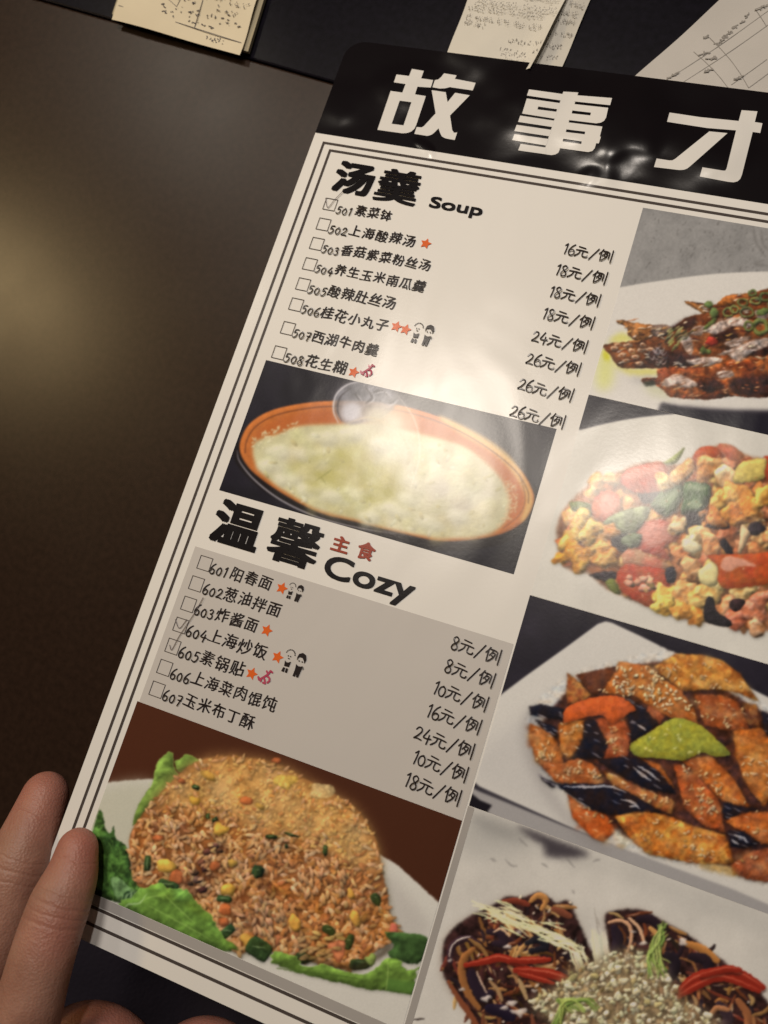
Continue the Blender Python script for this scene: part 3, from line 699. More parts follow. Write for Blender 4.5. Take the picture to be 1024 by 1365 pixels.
def paint_eggplant():
    P = Print(610, 775, 1290, 1300, (33, 28, 35), k=1.25, seed=13)
    R = P.rng
    P.im *= (1 + 0.12 * vnoise(P.h, P.w, 40, R))[..., None]
    P.zoom(640, 790, 2.667)
    plate = [(448, 103), (470, 108), (560, 150), (660, 200), (760, 240), (1024, 372), (1700, 700), (1700, 1500), (900, 1090), (600, 955), (300, 825), (0, 690), (-60, 640), (-60, 460), (60, 375), (160, 300), (300, 200), (420, 112)]
    P.poly(plate, (192, 182, 166), soft=0.9)
    P.poly([(0, 560), (200, 440), (240, 640), (330, 830), (480, 920), (700, 1000), (900, 1060), (600, 950), (300, 815), (0, 680)], (172, 163, 152), smooth=True, soft=12, alpha=0.5)
    P.poly([(-60, 722), (0, 752), (300, 1084), (600, 1200), (900, 1300), (1700, 1640), (1700, 1400), (900, 1055), (600, 945), (300, 830), (0, 708), (-60, 676)], (146, 138, 130), soft=1.2)
    P.poly([(-60, 690), (0, 738), (44, 757), (20, 790), (-60, 790)], (24, 20, 24), soft=1.0)
    P.poly([(160, 440), (240, 420), (300, 560), (240, 660), (330, 800), (460, 910), (420, 920), (290, 800), (170, 600)], (120, 110, 104), smooth=True, soft=7, alpha=0.45)
    P.poly([(230, 450), (340, 330), (480, 280), (700, 250), (960, 400), (1150, 540), (1150, 1000), (900, 980), (600, 900), (470, 840), (350, 720), (270, 640), (210, 520)], (70, 36, 26), smooth=True, soft=2, noise=0.3)
    DK = (28, 22, 28)
    pcs = [([(310, 285), (345, 310), (400, 365), (370, 392), (310, 396)], (158, 84, 46), 3),
           ([(340, 295), (480, 262), (500, 290), (430, 350), (400, 365)], (104, 58, 36), 4),
           ([(930, 390), (985, 400), (1000, 490), (950, 470)], (100, 48, 30), 6),
           ([(1000, 420), (1100, 470), (1160, 600), (1100, 560), (1010, 500)], DK, 2),
           ([(760, 360), (860, 365), (920, 390), (962, 492), (870, 490), (800, 472)], (164, 88, 42), 40),
           ([(620, 262), (700, 218), (790, 222), (860, 240), (925, 290), (992, 390), (900, 352), (820, 346), (720, 352), (660, 305)], (186, 116, 42), 60),
           ([(495, 245), (600, 260), (640, 300), (720, 350), (760, 410), (782, 482), (700, 455), (620, 420), (560, 370), (430, 360), (470, 300)], (188, 116, 50), 80),
           ([(175, 405), (215, 398), (300, 415), (300, 455), (180, 435)], DK, 0),
           ([(195, 450), (270, 480), (278, 522), (230, 490)], DK, 0),
           ([(175, 465), (250, 500), (290, 560), (300, 610), (270, 640), (200, 600), (175, 520)], (190, 112, 46), 22),
           ([(370, 455), (420, 450), (460, 540), (440, 590), (330, 590), (360, 530)], DK, 0),
           ([(530, 375), (600, 420), (640, 465), (540, 535), (525, 430)], DK, 0),
           ([(600, 400), (660, 440), (640, 470), (590, 420)], (170, 90, 50), 5),
           ([(900, 490), (1000, 480), (1060, 560), (1050, 700), (1010, 764), (950, 690), (910, 590)], (188, 114, 44), 50),
           ([(1060, 560), (1150, 600), (1170, 760), (1080, 780), (1040, 700)], (176, 96, 40), 40),
           ([(280, 470), (320, 450), (372, 455), (362, 530), (320, 590), (285, 560)], (194, 118, 46), 16),
           ([(410, 450), (510, 440), (536, 500), (526, 588), (440, 592), (457, 540)], (172, 86, 46), 34),
           ([(190, 585), (280, 610), (350, 590), (420, 620), (442, 682), (330, 688), (270, 676)], (182, 104, 48), 46),
           ([(560, 585), (640, 610), (690, 690), (690, 712), (630, 660)], (192, 108, 42), 8),
           ([(440, 630), (520, 670), (600, 705), (690, 740), (682, 792), (600, 752), (500, 700), (450, 662)], (180, 104, 52), 36),
           ([(415, 595), (510, 585), (572, 590), (640, 640), (702, 716), (600, 702), (520, 662)], DK, 2),
           ([(720, 600), (820, 580), (900, 660), (962, 764), (860, 742), (800, 682)], (192, 108, 42), 34),
           ([(850, 740), (935, 765), (990, 768), (920, 802), (870, 802)], DK, 0),
           ([(688, 610), (740, 620), (800, 680), (850, 740), (872, 856), (800, 832), (730, 772), (708, 690)], (182, 96, 46), 56),
           ([(868, 812), (950, 782), (1060, 780), (1150, 860), (1060, 905), (1000, 890), (920, 842)], (190, 102, 40), 26),
           ([(208, 648), (272, 680), (262, 697), (222, 668)], DK, 0),
           ([(310, 715), (370, 760), (450, 790), (482, 850), (440, 888), (400, 872), (330, 802)], (194, 92, 32), 16),
           ([(268, 680), (460, 683), (530, 710), (652, 786), (470, 792), (400, 772), (310, 712)], DK, 0),
           ([(480, 795), (560, 780), (660, 790), (760, 830), (872, 862), (906, 962), (800, 968), (700, 952), (600, 932), (530, 872)], (190, 114, 42), 60),
           ([(890, 972), (960, 922), (1060, 900), (1200, 900), (1180, 1040), (1060, 1036), (960, 1022), (900, 1002)], (158, 86, 48), 50),
           ([(885, 845), (940, 850), (992, 890), (940, 912), (890, 902)], DK, 0)]
    for pts, c, seeds in pcs:
        isd = c is DK
        P.puffy(pts, c, sig=3.5 if isd else 6, lit=0.4 if isd else 0.2, noise=0.1 if isd else 0.16, cell=6, edge=0.28, shadow=0.5, tint=None if isd else (np.asarray(c) * np.array([0.86, 0.70, 0.62]) if seeds % 3 else np.array([200, 140, 56])), smooth=False, soft=1.0, lump=0.0 if isd else 0.09, lcell=9, crev=None if isd else np.asarray(c) * np.array([0.88, 0.72, 0.60]))
        if not isd:
            cm = np.mean(pts, 0)
            P.poly([cm + (np.array(q) - cm) * 0.62 for q in pts], np.minimum(np.asarray(c, float) * np.array([1.08, 1.22, 1.25]), 255), smooth=True, soft=6, alpha=0.35, noise=0.2, cell=5)
        m = np.mean(pts, 0)
        if isd:
            for j in range(5):
                x, y = P.scatter(pts, 1)[0]
                d = np.array([26, 12]) * (0.5 + R.random())
                P.stroke([(x - d[0] * .5, y - d[1] * .5), (x + d[0] * .5, y + d[1] * .5)], 4 + 3 * R.random(), (150, 138, 140), alpha=0.35 + 0.3 * R.random(), taper=0.9)
        elif seeds > 10:
            for j in range(4):
                x, y = P.scatter(pts, 1)[0]
                P.poly(P.blob(x, y, 24, 12, 0.4, rot=0.5), (206, 160, 98), smooth=True, soft=3, alpha=0.4)
            inner = [m + (np.array(q) - m) * 0.9 for q in pts]
            hubs = P.scatter(inner, max(2, seeds // 12))
            sd = P.scatter(inner, int(seeds * 0.75))
            for x, y in sd:
                near = np.min(np.hypot(hubs[:, 0] - x, (hubs[:, 1] - y) * 1.4))
                if R.random() > math.exp(-(near / 34.0) ** 2) + 0.10:
                    continue
                for q in range(1 + int(R.random() * 3.2)):
                    P.grain(x + R.normal(0, 8), y + R.normal(0, 6), 5.5 + 3.5 * R.random(), 3.2 + 1.4 * R.random(), R.random() * 3.14, jit(R, (214, 174, 118) if R.random() < 0.75 else (196, 140, 78), 0.10), 0.12, 0.12, 0.8, 0.2)
            for x, y in P.scatter(inner, 5):       # oily glints
                P.stroke([(x - 9, y - 3), (x + 2, y), (x + 10, y + 5)], 4, (232, 204, 160), alpha=0.5, taper=0.9)
            for x, y in P.scatter(inner, 7):       # browned patches
                P.poly(P.blob(x, y, 22, 8, 0.5, 9, R.random() * 3), np.asarray(c) * np.array([0.72, 0.56, 0.46]), smooth=True, soft=2.2, alpha=0.5)
    # highlights on the dark skins
    for pts in ([(545, 620), (580, 650), (610, 672)], [(560, 615), (600, 640), (640, 672)], [(500, 735), (540, 745), (570, 770)], [(530, 760), (560, 762)], [(900, 862), (935, 872), (955, 890)], [(895, 880), (920, 895)], [(560, 470), (590, 490)], [(300, 690), (380, 692), (460, 690), (520, 712)]):
        P.stroke(pts, 9, (196, 184, 176), alpha=0.75, taper=0.8)
    P.puffy([(298, 462), (308, 412), (360, 385), (430, 370), (500, 370), (556, 415), (530, 430), (470, 468), (440, 440), (400, 440), (340, 456)], (196, 82, 32), sig=6, lit=0.2, noise=0.05, shadow=0.5, edge=0.25)
    P.puffy([(533, 545), (600, 500), (690, 447), (780, 470), (845, 525), (892, 577), (830, 582), (790, 570), (720, 598), (640, 590), (560, 582)], (146, 142, 42), sig=7, lit=0.22, noise=0.05, shadow=0.5, edge=0.2)
    for x, y in P.scatter([(570, 560), (690, 470), (820, 545), (720, 580)], 14):
        P.grain(x, y, 8, 4.5, R.random() * 3.14, (198, 190, 110), 0.2, 0.2, 0.6)
    for x, y in P.scatter([(470, 260), (620, 280), (760, 420), (640, 400), (480, 340)], 60):
        P.grain(x, y, 8, 4.4, R.random() * 3.14, jit(R, (222, 192, 140), 0.08), 0.2, 0.2, 0.9, 0.25)
    P.poly(P.blob(505, 900, 18, 8, 0.3), (150, 112, 60), smooth=True, soft=2, alpha=0.8)
    P.poly([(470, 850), (500, 850), (540, 900), (500, 890)], (206, 190, 150), smooth=True, soft=3, alpha=0.7)
    P.poly([(780, 968), (880, 972), (920, 1010), (860, 1000), (800, 985)], (170, 128, 60), smooth=True, soft=2.5, alpha=0.8)
    P.mottle([(180, 420), (310, 300), (480, 250), (700, 215), (1000, 390), (1200, 520), (1200, 1030), (900, 1010), (600, 930), (450, 880), (310, 720), (230, 650), (170, 500)], 0.10, 4, (8, 1, -6))
    P.warp(0.8, 5, [(160, 390), (310, 270), (480, 230), (700, 200), (1000, 380), (1200, 520), (1200, 1040), (900, 1020), (600, 945), (450, 895), (300, 740), (200, 670), (150, 500)])
    return P.finish(0.7, 0.014)


def paint_noodles():
    P = Print(525, 1060, 1230, 1790, (184, 172, 158), k=1.2, seed=17)
    R = P.rng
    P.im *= (1 + 0.03 * vnoise(P.h, P.w, 50, R))[..., None]
    P.zoom(540, 1080, 3.938)
    P.poly([(330, 0), (600, 80), (760, 160), (1000, 250), (1900, 560), (1900, 640), (1000, 300), (700, 215), (480, 250), (280, 230), (260, 160)], (150, 142, 132), smooth=True, soft=14, alpha=0.7)
    P.poly([(590, 85), (700, 120), (960, 225), (900, 250), (790, 250), (735, 235), (730, 190), (650, 140)], (50, 42, 46), smooth=True, soft=4, alpha=0.9)
    P.poly([(330, 10), (480, 60), (640, 130), (600, 160), (420, 110)], (110, 104, 98), smooth=True, soft=8, alpha=0.6)
    for pts in ([(530, 262), (560, 290), (590, 295)], [(600, 150), (640, 190)], [(850, 255), (890, 300)], [(720, 280), (750, 300)], [(880, 420), (890, 440)], [(990, 270), (1024, 260)], [(450, 255), (480, 270)]):
        P.stroke(pts, 8, (96, 88, 84), alpha=0.6, taper=0.9, soft=2)
    left = [(205, 700), (230, 650), (270, 610), (340, 560), (420, 520), (500, 480), (530, 455), (620, 458), (700, 432), (760, 460), (800, 490), (860, 475), (900, 560), (950, 670), (980, 740), (1040, 790), (1400, 1300), (1300, 2100), (900, 2000), (600, 1600), (380, 1140), (300, 1020), (230, 920), (200, 840)]
    right = [(1050, 560), (1100, 530), (1180, 520), (1260, 530), (1370, 590), (1480, 650), (1600, 740), (1680, 800), (1760, 880), (1900, 1000), (2100, 1400), (1900, 2000), (1200, 2000), (1100, 1000), (1070, 700)]
    for body in (left, right):
        P.poly([(x - 8, y + 6) for x, y in body], (120, 96, 78), smooth=True, soft=5, alpha=0.5)
        P.poly(body, (44, 24, 22), smooth=True, soft=1.5, noise=0.4, cell=8)
        q = P.scatter(body, 420)
        q = q[(q[:, 1] < 1500)]
        for x, y in q:
            a = R.normal(1.0, 0.7)
            d = 60 + 90 * R.random()
            b = a + R.normal(0, 0.6)
            c = [(92, 50, 26), (138, 88, 44), (58, 28, 22), (36, 22, 26), (168, 122, 72), (110, 50, 30)][int(R.random() * 6)]
            m = (x + d * .5 * math.cos(a), y + d * .5 * math.sin(a))
            e = (m[0] + d * .5 * math.cos(b), m[1] + d * .5 * math.sin(b))
            P.stroke([(x, y), m, e], 15 + 12 * R.random(), jit(R, c, 0.15), alpha=0.92, taper=0.5, lit=0.45)
            if R.random() < 0.35:
                P.stroke([(x + 4, y - 2), (m[0] + 4, m[1] - 2)], 4, (216, 186, 158), alpha=0.55, taper=0.9)
        for x, y in P.scatter(body, 130):
            if y < 1400:
                P.grain(x, y, 6 + 10 * R.random(), 4 + 4 * R.random(), R.random() * 3.1, jit(R, (214, 188, 160) if R.random() < .6 else (150, 96, 52), 0.1), 0.3, 0.25, 0.8, 0.3)
    # the strands that read one by one
    for pts, w, c in (([(240, 800), (240, 740), (270, 695), (330, 675), (390, 700)], 40, (50, 30, 36)), ([(235, 770), (245, 720), (285, 680), (345, 665)], 8, (212, 190, 170)), ([(360, 730), (310, 780), (300, 860), (330, 960), (390, 1040)], 42, (140, 84, 40)), ([(350, 850), (370, 920), (410, 980), (450, 960)], 60, (36, 24, 34)), ([(380, 850), (400, 900), (430, 960)], 10, (196, 160, 130)), ([(340, 680), (400, 720), (440, 780)], 22, (132, 90, 46)), ([(440, 640), (500, 650), (520, 700), (470, 700)], 44, (40, 26, 34)), ([(470, 640), (510, 625), (550, 660)], 14, (206, 160, 120)), ([(590, 760), (620, 720), (660, 680)], 26, (170, 120, 66)), ([(640, 700), (700, 680), (740, 720), (660, 740)], 40, (26, 24, 30)), ([(450, 900), (490, 950), (510, 1000)], 22, (150, 110, 70)), ([(600, 890), (620, 940), (640, 990)], 26, (164, 128, 84)), ([(230, 900), (290, 1000), (360, 1100), (420, 1200)], 30, (120, 60, 34)), ([(660, 480), (700, 450), (740, 470), (720, 520)], 34, (170, 110, 54)), ([(520, 480), (600, 480), (650, 500)], 34, (112, 44, 28)), ([(780, 520), (830, 540), (870, 560)], 40, (112, 56, 36)), ([(440, 1040), (520, 1060), (560, 1090)], 70, (28, 20, 34)), ([(480, 560), (540, 600), (570, 640)], 16, (196, 150, 96)),
                      ([(1070, 590), (1130, 580), (1180, 610), (1190, 680), (1170, 740)], 20, (196, 140, 100)), ([(1100, 620), (1120, 680), (1100, 740)], 60, (34, 24, 32)), ([(1180, 570), (1230, 620), (1260, 700)], 18, (200, 150, 110)), ([(1230, 570), (1300, 580), (1340, 620)], 50, (34, 22, 28)), ([(1290, 620), (1330, 660), (1350, 690)], 30, (182, 126, 66)), ([(1480, 700), (1560, 730), (1640, 790)], 44, (168, 104, 46)), ([(1500, 770), (1580, 790), (1600, 860)], 60, (32, 22, 28)), ([(1380, 760), (1420, 800), (1400, 880)], 60, (30, 22, 28)), ([(1650, 1020), (1700, 1100), (1640, 1180)], 60, (50, 34, 40)), ([(1750, 1000), (1800, 1080), (1790, 1200)], 44, (140, 80, 44)), ([(1600, 1080), (1640, 1040), (1700, 1050)], 30, (160, 100, 60))):
        P.stroke(pts, w, c, alpha=0.95, taper=0.35, lit=0.45)
    for x, y, r in ((430, 990, 26), (560, 1010, 30), (600, 1060, 40), (540, 720, 20), (600, 640, 14), (240, 790, 12), (300, 940, 14), (520, 1040, 24), (680, 950, 16), (1250, 700, 20), (1460, 690, 26), (1200, 640, 14)):
        P.puffy(P.blob(x, y, r, r * 0.6, 0.45), (206, 184, 168), sig=2, lit=0.3, alpha=0.85)
    # white radish threads
    for i in range(70):
        t = R.random()
        x, y = 400 + 480 * t + R.normal(0, 22), 520 + 190 * t ** 1.3 + R.normal(0, 24)
        P.stroke([(x - 60, y - 22 + R.normal(0, 14)), (x, y), (x + 70, y + 36 + R.normal(0, 16))], 9, jit(R, (208, 198, 146), 0.08), alpha=0.9, taper=0.6, lit=0.3)
    for i in range(14):
        x, y = 860 + 70 * R.random(), 690 + 60 * R.random()
        P.stroke([(x, y), (x + 20, y + 60), (x + 30 + 20 * R.random(), y + 120)], 8, jit(R, (212, 202, 160), 0.06), alpha=0.9, taper=0.6)
    for i in range(26):
        x = 960 + 90 * R.random()
        P.stroke([(x + 10, 620 + 60 * R.random()), (x + 22, 720), (x + 40, 830 + 40 * R.random())], 12, jit(R, (196, 184, 156), 0.06), alpha=0.85, taper=0.7, lit=0.2)
    P.stroke([(995, 510), (1010, 600), (1020, 660)], 5, (110, 96, 82), alpha=0.6, taper=0.9)
    P.stroke([(1010, 560), (1026, 620)], 5, (110, 96, 82), alpha=0.5, taper=0.9)
    # red pepper strips
    for pts, w in (([(320, 815), (420, 795), (500, 775), (580, 800), (660, 840)], 44), ([(560, 790), (660, 790), (760, 785)], 40), ([(580, 840), (700, 850), (800, 870), (910, 920)], 52), ([(600, 860), (700, 885), (780, 910)], 30), ([(1430, 970), (1500, 900), (1600, 860), (1750, 860), (1880, 930)], 60), ([(1440, 980), (1560, 910), (1680, 880), (1860, 950)], 44), ([(1560, 870), (1680, 835), (1760, 840)], 40)):
        P.stroke([(x + 3, y + 14) for x, y in pts], w, (40, 16, 12), alpha=0.5, taper=0.4, soft=2)
        P.stroke(pts, w, (134, 33, 19), alpha=1, taper=0.45, lit=0.22)
        P.stroke([(x - 3, y - 8) for x, y in pts], w * 0.18, (206, 100, 70), alpha=0.6, taper=0.8)
    # chopped peanuts
    nut = [(880, 820), (1000, 790), (1100, 740), (1240, 730), (1330, 800), (1400, 900), (1480, 1000), (1640, 1100), (1700, 1200), (1650, 1400), (1100, 1500), (900, 1350), (760, 1120), (660, 1010), (800, 920)]
    P.poly(nut, (150, 124, 86), smooth=True, soft=7, alpha=0.8, noise=0.3, cell=6)
    q = P.scatter(nut, 1150)
    for x, y in q:
        r = 8 + 11 * R.random() ** 1.8
        c = jit(R, (206, 188, 146) if R.random() < .72 else (174, 148, 102) if R.random() < .7 else (130, 100, 66), 0.08)
        P.puffy(P.blob(x, y, r * 1.15, r * 0.8, 0.6, 7, R.random() * 3), c, sig=1.6, lit=0.45, noise=0.10, edge=0.2, shadow=0.28, soft=0.5)
    # green sprouts
    for cx, cy, sx, sy, n in ((880, 1010, 120, 60, 26), (1330, 700, 50, 80, 26)):
        for i in range(n):
            a = R.random() * 6.28
            x, y = cx + sx * 0.7 * math.cos(a), cy + sy * 0.7 * math.sin(a)
            if cy > 900:
                pts = [(cx - 120 + 60 * R.random(), cy + 130), (cx - 60 + 40 * R.random(), cy + 20 * R.random()), (x, cy - 20 + 14 * R.random()), (x + 60, cy + 30 + 30 * R.random())]
            else:
                pts = [(cx + 20 + R.normal(0, 16), cy - 90 + R.normal(0, 14)), (cx + R.normal(0, 18), cy - 10), (x - 20, cy + 60 + 30 * R.random()), (x - 30 + 80 * R.random() - 10, cy + 100 + 90 * R.random())]
            P.stroke([(u + 4, v + 6) for u, v in pts], 9, (36, 38, 16), alpha=0.4, taper=0.6)
            P.stroke(pts, 8 + 4 * R.random(), jit(R, (150, 160, 78) if R.random() < .6 else (104, 124, 50), 0.1), alpha=0.95, taper=0.5, lit=0.3)
    P.stroke([(30, 1100), (102, 1097)], 7, (56, 44, 40))
    P.warp(0.6, 4)
    return P.finish(0.7, 0.014)
# ------------------------------------------------------------------ helpers
def lin(c):
    c = np.asarray(c, float) / 255.0
    return np.where(c <= 0.04045, c / 12.92, ((c + 0.055) / 1.055) ** 2.4)


def tag(o, label=None, cat=None, group=None, kind=None):
    if label: o['label'] = label
    if cat: o['category'] = cat
    if group: o['group'] = group
    if kind: o['kind'] = kind
    return o


def link(name, me, mat, parent=None):
    o = bpy.data.objects.new(name, me)
    COL.objects.link(o)
    if mat: me.materials.append(mat)
    if parent: o.parent = parent
    return o


def mesh_of(name, verts, faces, smooth=False):
    me = bpy.data.meshes.new(name)
    me.from_pydata([tuple(map(float, v)) for v in verts], [], [tuple(int(i) for i in f) for f in faces])
    me.update()
    if smooth:
        me.polygons.foreach_set('use_smooth', [True] * len(me.polygons))
    return me


def nd(nt, t, **kw):
    n = nt.nodes.new(t)
    for k, v in kw.items():
        if k in n.inputs: n.inputs[k].default_value = v
        else: setattr(n, k, v)
    return n


def material(name, colour, rough=0.5, spec=0.5):
    m = bpy.data.materials.new(name)
    m.use_nodes = True
    b = m.node_tree.nodes['Principled BSDF']
    b.inputs['Base Color'].default_value = (*colour, 1)
    b.inputs['Roughness'].default_value = rough
    b.inputs['Specular IOR Level'].default_value = spec
    return m, m.node_tree, b


# laminated print: the same satin film, waves and small dents run over paper and ink
DENTS = [(776, 238, 0.0065, 0.00048), (838, 234, 0.0100, -0.0008), (562, 198, 0.0045, 0.0004), (822, 172, 0.0260, 0.0030), (700, 140, 0.0240, 0.0021), (530, 120, 0.014, 0.0009), (452, 140, 0.014, 0.0006), (945, 200, 0.020, 0.0015), (640, 70, 0.02, 0.0016)]


def film(nt, b):
    tc = nd(nt, 'ShaderNodeTexCoord')
    mp = nd(nt, 'ShaderNodeMapping')
    mp.inputs['Rotation'].default_value = (0, 0, 0.45)
    mp.inputs['Scale'].default_value = (27, 13, 1)
    nt.links.new(tc.outputs['Object'], mp.inputs['Vector'])
    n1 = nd(nt, 'ShaderNodeTexNoise', Scale=1.0, Detail=2.0, Roughness=0.42, Distortion=0.9)
    nt.links.new(mp.outputs['Vector'], n1.inputs['Vector'])
    n2 = nd(nt, 'ShaderNodeTexNoise', Scale=900.0, Detail=2.0)
    nt.links.new(tc.outputs['Object'], n2.inputs['Vector'])
    h = nd(nt, 'ShaderNodeMath', operation='MULTIPLY')
    h.inputs[1].default_value = 0.0009
    nt.links.new(n1.outputs['Fac'], h.inputs[0])
    g = nd(nt, 'ShaderNodeMath', operation='MULTIPLY_ADD')
    g.inputs[1].default_value = 0.000008
    nt.links.new(n2.outputs['Fac'], g.inputs[0])
    nt.links.new(h.outputs[0], g.inputs[2])
    last = g
    wn = nd(nt, 'ShaderNodeTexNoise', Scale=60.0, Detail=0.6)
    nt.links.new(tc.outputs['Object'], wn.inputs['Vector'])
    wv = nd(nt, 'ShaderNodeVectorMath', operation='MULTIPLY_ADD')
    wv.inputs[1].default_value = (0.012, 0.012, 0)
    nt.links.new(wn.outputs['Color'], wv.inputs[0])
    nt.links.new(tc.outputs['Object'], wv.inputs[2])
    for px, py, r, a in DENTS:
        c = on_menu(px, py)
        d = nd(nt, 'ShaderNodeVectorMath', operation='DISTANCE')
        d.inputs[1].default_value = (c[0] + 0.006, c[1] + 0.006, c[2])
        nt.links.new(wv.outputs[0], d.inputs[0])
        mr = nd(nt, 'ShaderNodeMapRange', interpolation_type='SMOOTHERSTEP')
        mr.inputs['From Min'].default_value = r
        mr.inputs['From Max'].default_value = 0.0
        mr.inputs['To Min'].default_value = 0.0
        mr.inputs['To Max'].default_value = a
        nt.links.new(d.outputs['Value'], mr.inputs['Value'])
        ad = nd(nt, 'ShaderNodeMath', operation='ADD')
        nt.links.new(last.outputs[0], ad.inputs[0])
        nt.links.new(mr.outputs[0], ad.inputs[1])
        last = ad
    bp = nd(nt, 'ShaderNodeBump', Strength=1.0, Distance=1.0)
    nt.links.new(last.outputs[0], bp.inputs['Height'])
    nt.links.new(bp.outputs['Normal'], b.inputs['Normal'])


FILM_ROUGH, FILM_SPEC = 0.205, 0.27


def ink(name, colour):
    m, nt, b = material(name, colour, FILM_ROUGH, FILM_SPEC)
    film(nt, b)
    return m


def ink_photo(name):
    m, nt, b = material(name, (1, 1, 1), FILM_ROUGH, FILM_SPEC)
    a = nd(nt, 'ShaderNodeVertexColor', layer_name='print')
    nt.links.new(a.outputs['Color'], b.inputs['Base Color'])
    film(nt, b)
    return m


WHITE = np.array([0.80, 0.79, 0.775])
INK_WHITE = ink('laminated_paper', WHITE)
INK_BLACK = ink('black_print', (0.006, 0.0045, 0.006))
INK_TEXT = ink('text_print', (0.024, 0.018, 0.018))
INK_LINE = ink('line_print', (0.075, 0.062, 0.058))
INK_GREY = ink('grey_print', (0.575, 0.555, 0.545))
INK_EDGE = ink('shade_print', (0.40, 0.385, 0.38))
INK_ORANGE = ink('orange_print', (0.72, 0.135, 0.025))
INK_RED = ink('brick_red_print', (0.32, 0.055, 0.03))
INK_PINK = ink('pink_print', (0.45, 0.07, 0.13))
INK_PEN = ink('pen_line', (0.16, 0.14, 0.15))
INK_LETTER = ink('white_print', WHITE * 0.93)

UNIT = MM / 1000.0                              # layout unit of the menu


def uv(px, py):                                 # picture place -> layout units (u right, v down)
    p = on_menu(px, py)
    return np.array([p[0] / UNIT, -p[1] / UNIT])


def PT(u, v, z=0.0):
    return (u * UNIT, -v * UNIT, z)


# ------------------------------------------------------------------ the menu
menu = bpy.data.objects.new('menu_card', None)
COL.objects.link(menu)
menu.matrix_world = M_MENU
menu.empty_display_size = 0.05
tag(menu, 'large glossy restaurant menu card with black header and dish photos, held above the dark table', 'menu')

U0, U1, V0, V1 = -255.5, 600.0, -624.0, 564.5
Z1, Z2, Z3 = 0.00012, 0.00026, 0.0004


def rounded_outline(u0, v0, u1, v1, r, n=10):
    pts = []
    for cx, cy, a0 in ((u1 - r, v0 + r, -90), (u1 - r, v1 - r, 0), (u0 + r, v1 - r, 90), (u0 + r, v0 + r, 180)):
        for i in range(n + 1):
            a = math.radians(a0 + 90 * i / n)
            pts.append((cx + r * math.cos(a), cy + r * math.sin(a)))
    return pts


def slab(name, outline, z0, z1, mat, parent):
    n = len(outline)
    v = [PT(a, b, z1) for a, b in outline] + [PT(a, b, z0) for a, b in outline]
    f = [tuple(range(n))[::-1], tuple(range(n, 2 * n))] + [(i, (i + 1) % n, n + (i + 1) % n, n + i) for i in range(n)]
    return link(name, mesh_of(name, v, f), mat, parent)


paper_o = rounded_outline(U0, V0, U1, V1, 27)
slab('paper_sheet', paper_o, -0.0006, 0.0, INK_WHITE, menu)
VB = -476.3
head = [p for p in paper_o if p[1] < VB]
i0 = max(range(len(head)), key=lambda i: (head[i][1], 0)) if head else 0
band = [(U1 - 27, V0)]
band = [(U0, VB), (U1, VB), (U1, V0 + 27)] + [(U1 - 27 + 27 * math.cos(math.radians(-a)), V0 + 27 + 27 * math.sin(math.radians(-a))) for a in range(9, 90, 9)] + [(U1 - 27, V0), (U0 + 27, V0)] + [(U0 + 27 - 27 * math.sin(math.radians(a)), V0 + 27 - 27 * math.cos(math.radians(a))) for a in range(9, 90, 9)] + [(U0, V0 + 27)]
header = link('header_band', mesh_of('header_band', [PT(a, b, Z1) for a, b in band], [tuple(range(len(band)))]), INK_BLACK, menu)

from mathutils.geometry import tessellate_polygon


def flat_polys(name, polys, mat, parent, z, dz=1.2e-5):
    """polys: list of [outer, hole, ...] in layout units, each on its own hair-thin level"""
    V, F = [], []
    for k, loops in enumerate(polys):
        base = len(V)
        vv = [[Vector((a, b, 0)) for a, b in lp] for lp in loops]
        tris = tessellate_polygon(vv)
        flat = [q for lp in loops for q in lp]
        V += [PT(a, b, z + k * dz) for a, b in flat]
        for t in tris:
            a, b, c = (flat[i] for i in t)
            s = (b[0] - a[0]) * (c[1] - a[1]) - (b[1] - a[1]) * (c[0] - a[0])
            F.append([base + i for i in (t if s < 0 else t[::-1])])
    return link(name, mesh_of(name, V, F), mat, parent)


def zpoly(pts, ox, oy, s):
    return [tuple(uv(ox + x / s, oy + y / s)) for x, y in pts]


def rect(u0, v0, u1, v1):
    return [(u0, v0), (u1, v0), (u1, v1), (u0, v1)]


z1 = lambda p: zpoly(p, 480, 60, 5.12)
flat_polys('title_character', [
    [z1([(355, 167), (436, 180), (418, 231), (500, 243), (484, 294), (393, 288), (376, 340), (450, 352), (385, 548), (372, 575), (352, 593), (325, 603), (290, 606), (120, 582), (210, 317), (290, 328), (312, 270), (232, 258), (250, 205), (336, 215)]),
     z1([(272, 383), (352, 394), (298, 552), (217, 541)])],
    [z1([(574, 197), (660, 211), (648, 235), (790, 262), (770, 314), (612, 291), (585, 299), (545, 301), (495, 292), (512, 243), (535, 239), (555, 222)])],
    [z1([(490, 312), (586, 326), (598, 394), (650, 330), (750, 347), (615, 485), (630, 585), (643, 603), (664, 600), (647, 652), (585, 641), (560, 628), (548, 605), (537, 572), (505, 604), (485, 618), (460, 624), (372, 610), (388, 563), (420, 566), (436, 558), (517, 470)])]], INK_LETTER, header, Z2)
z2 = lambda p: zpoly(p, 660, 90, 5.12)
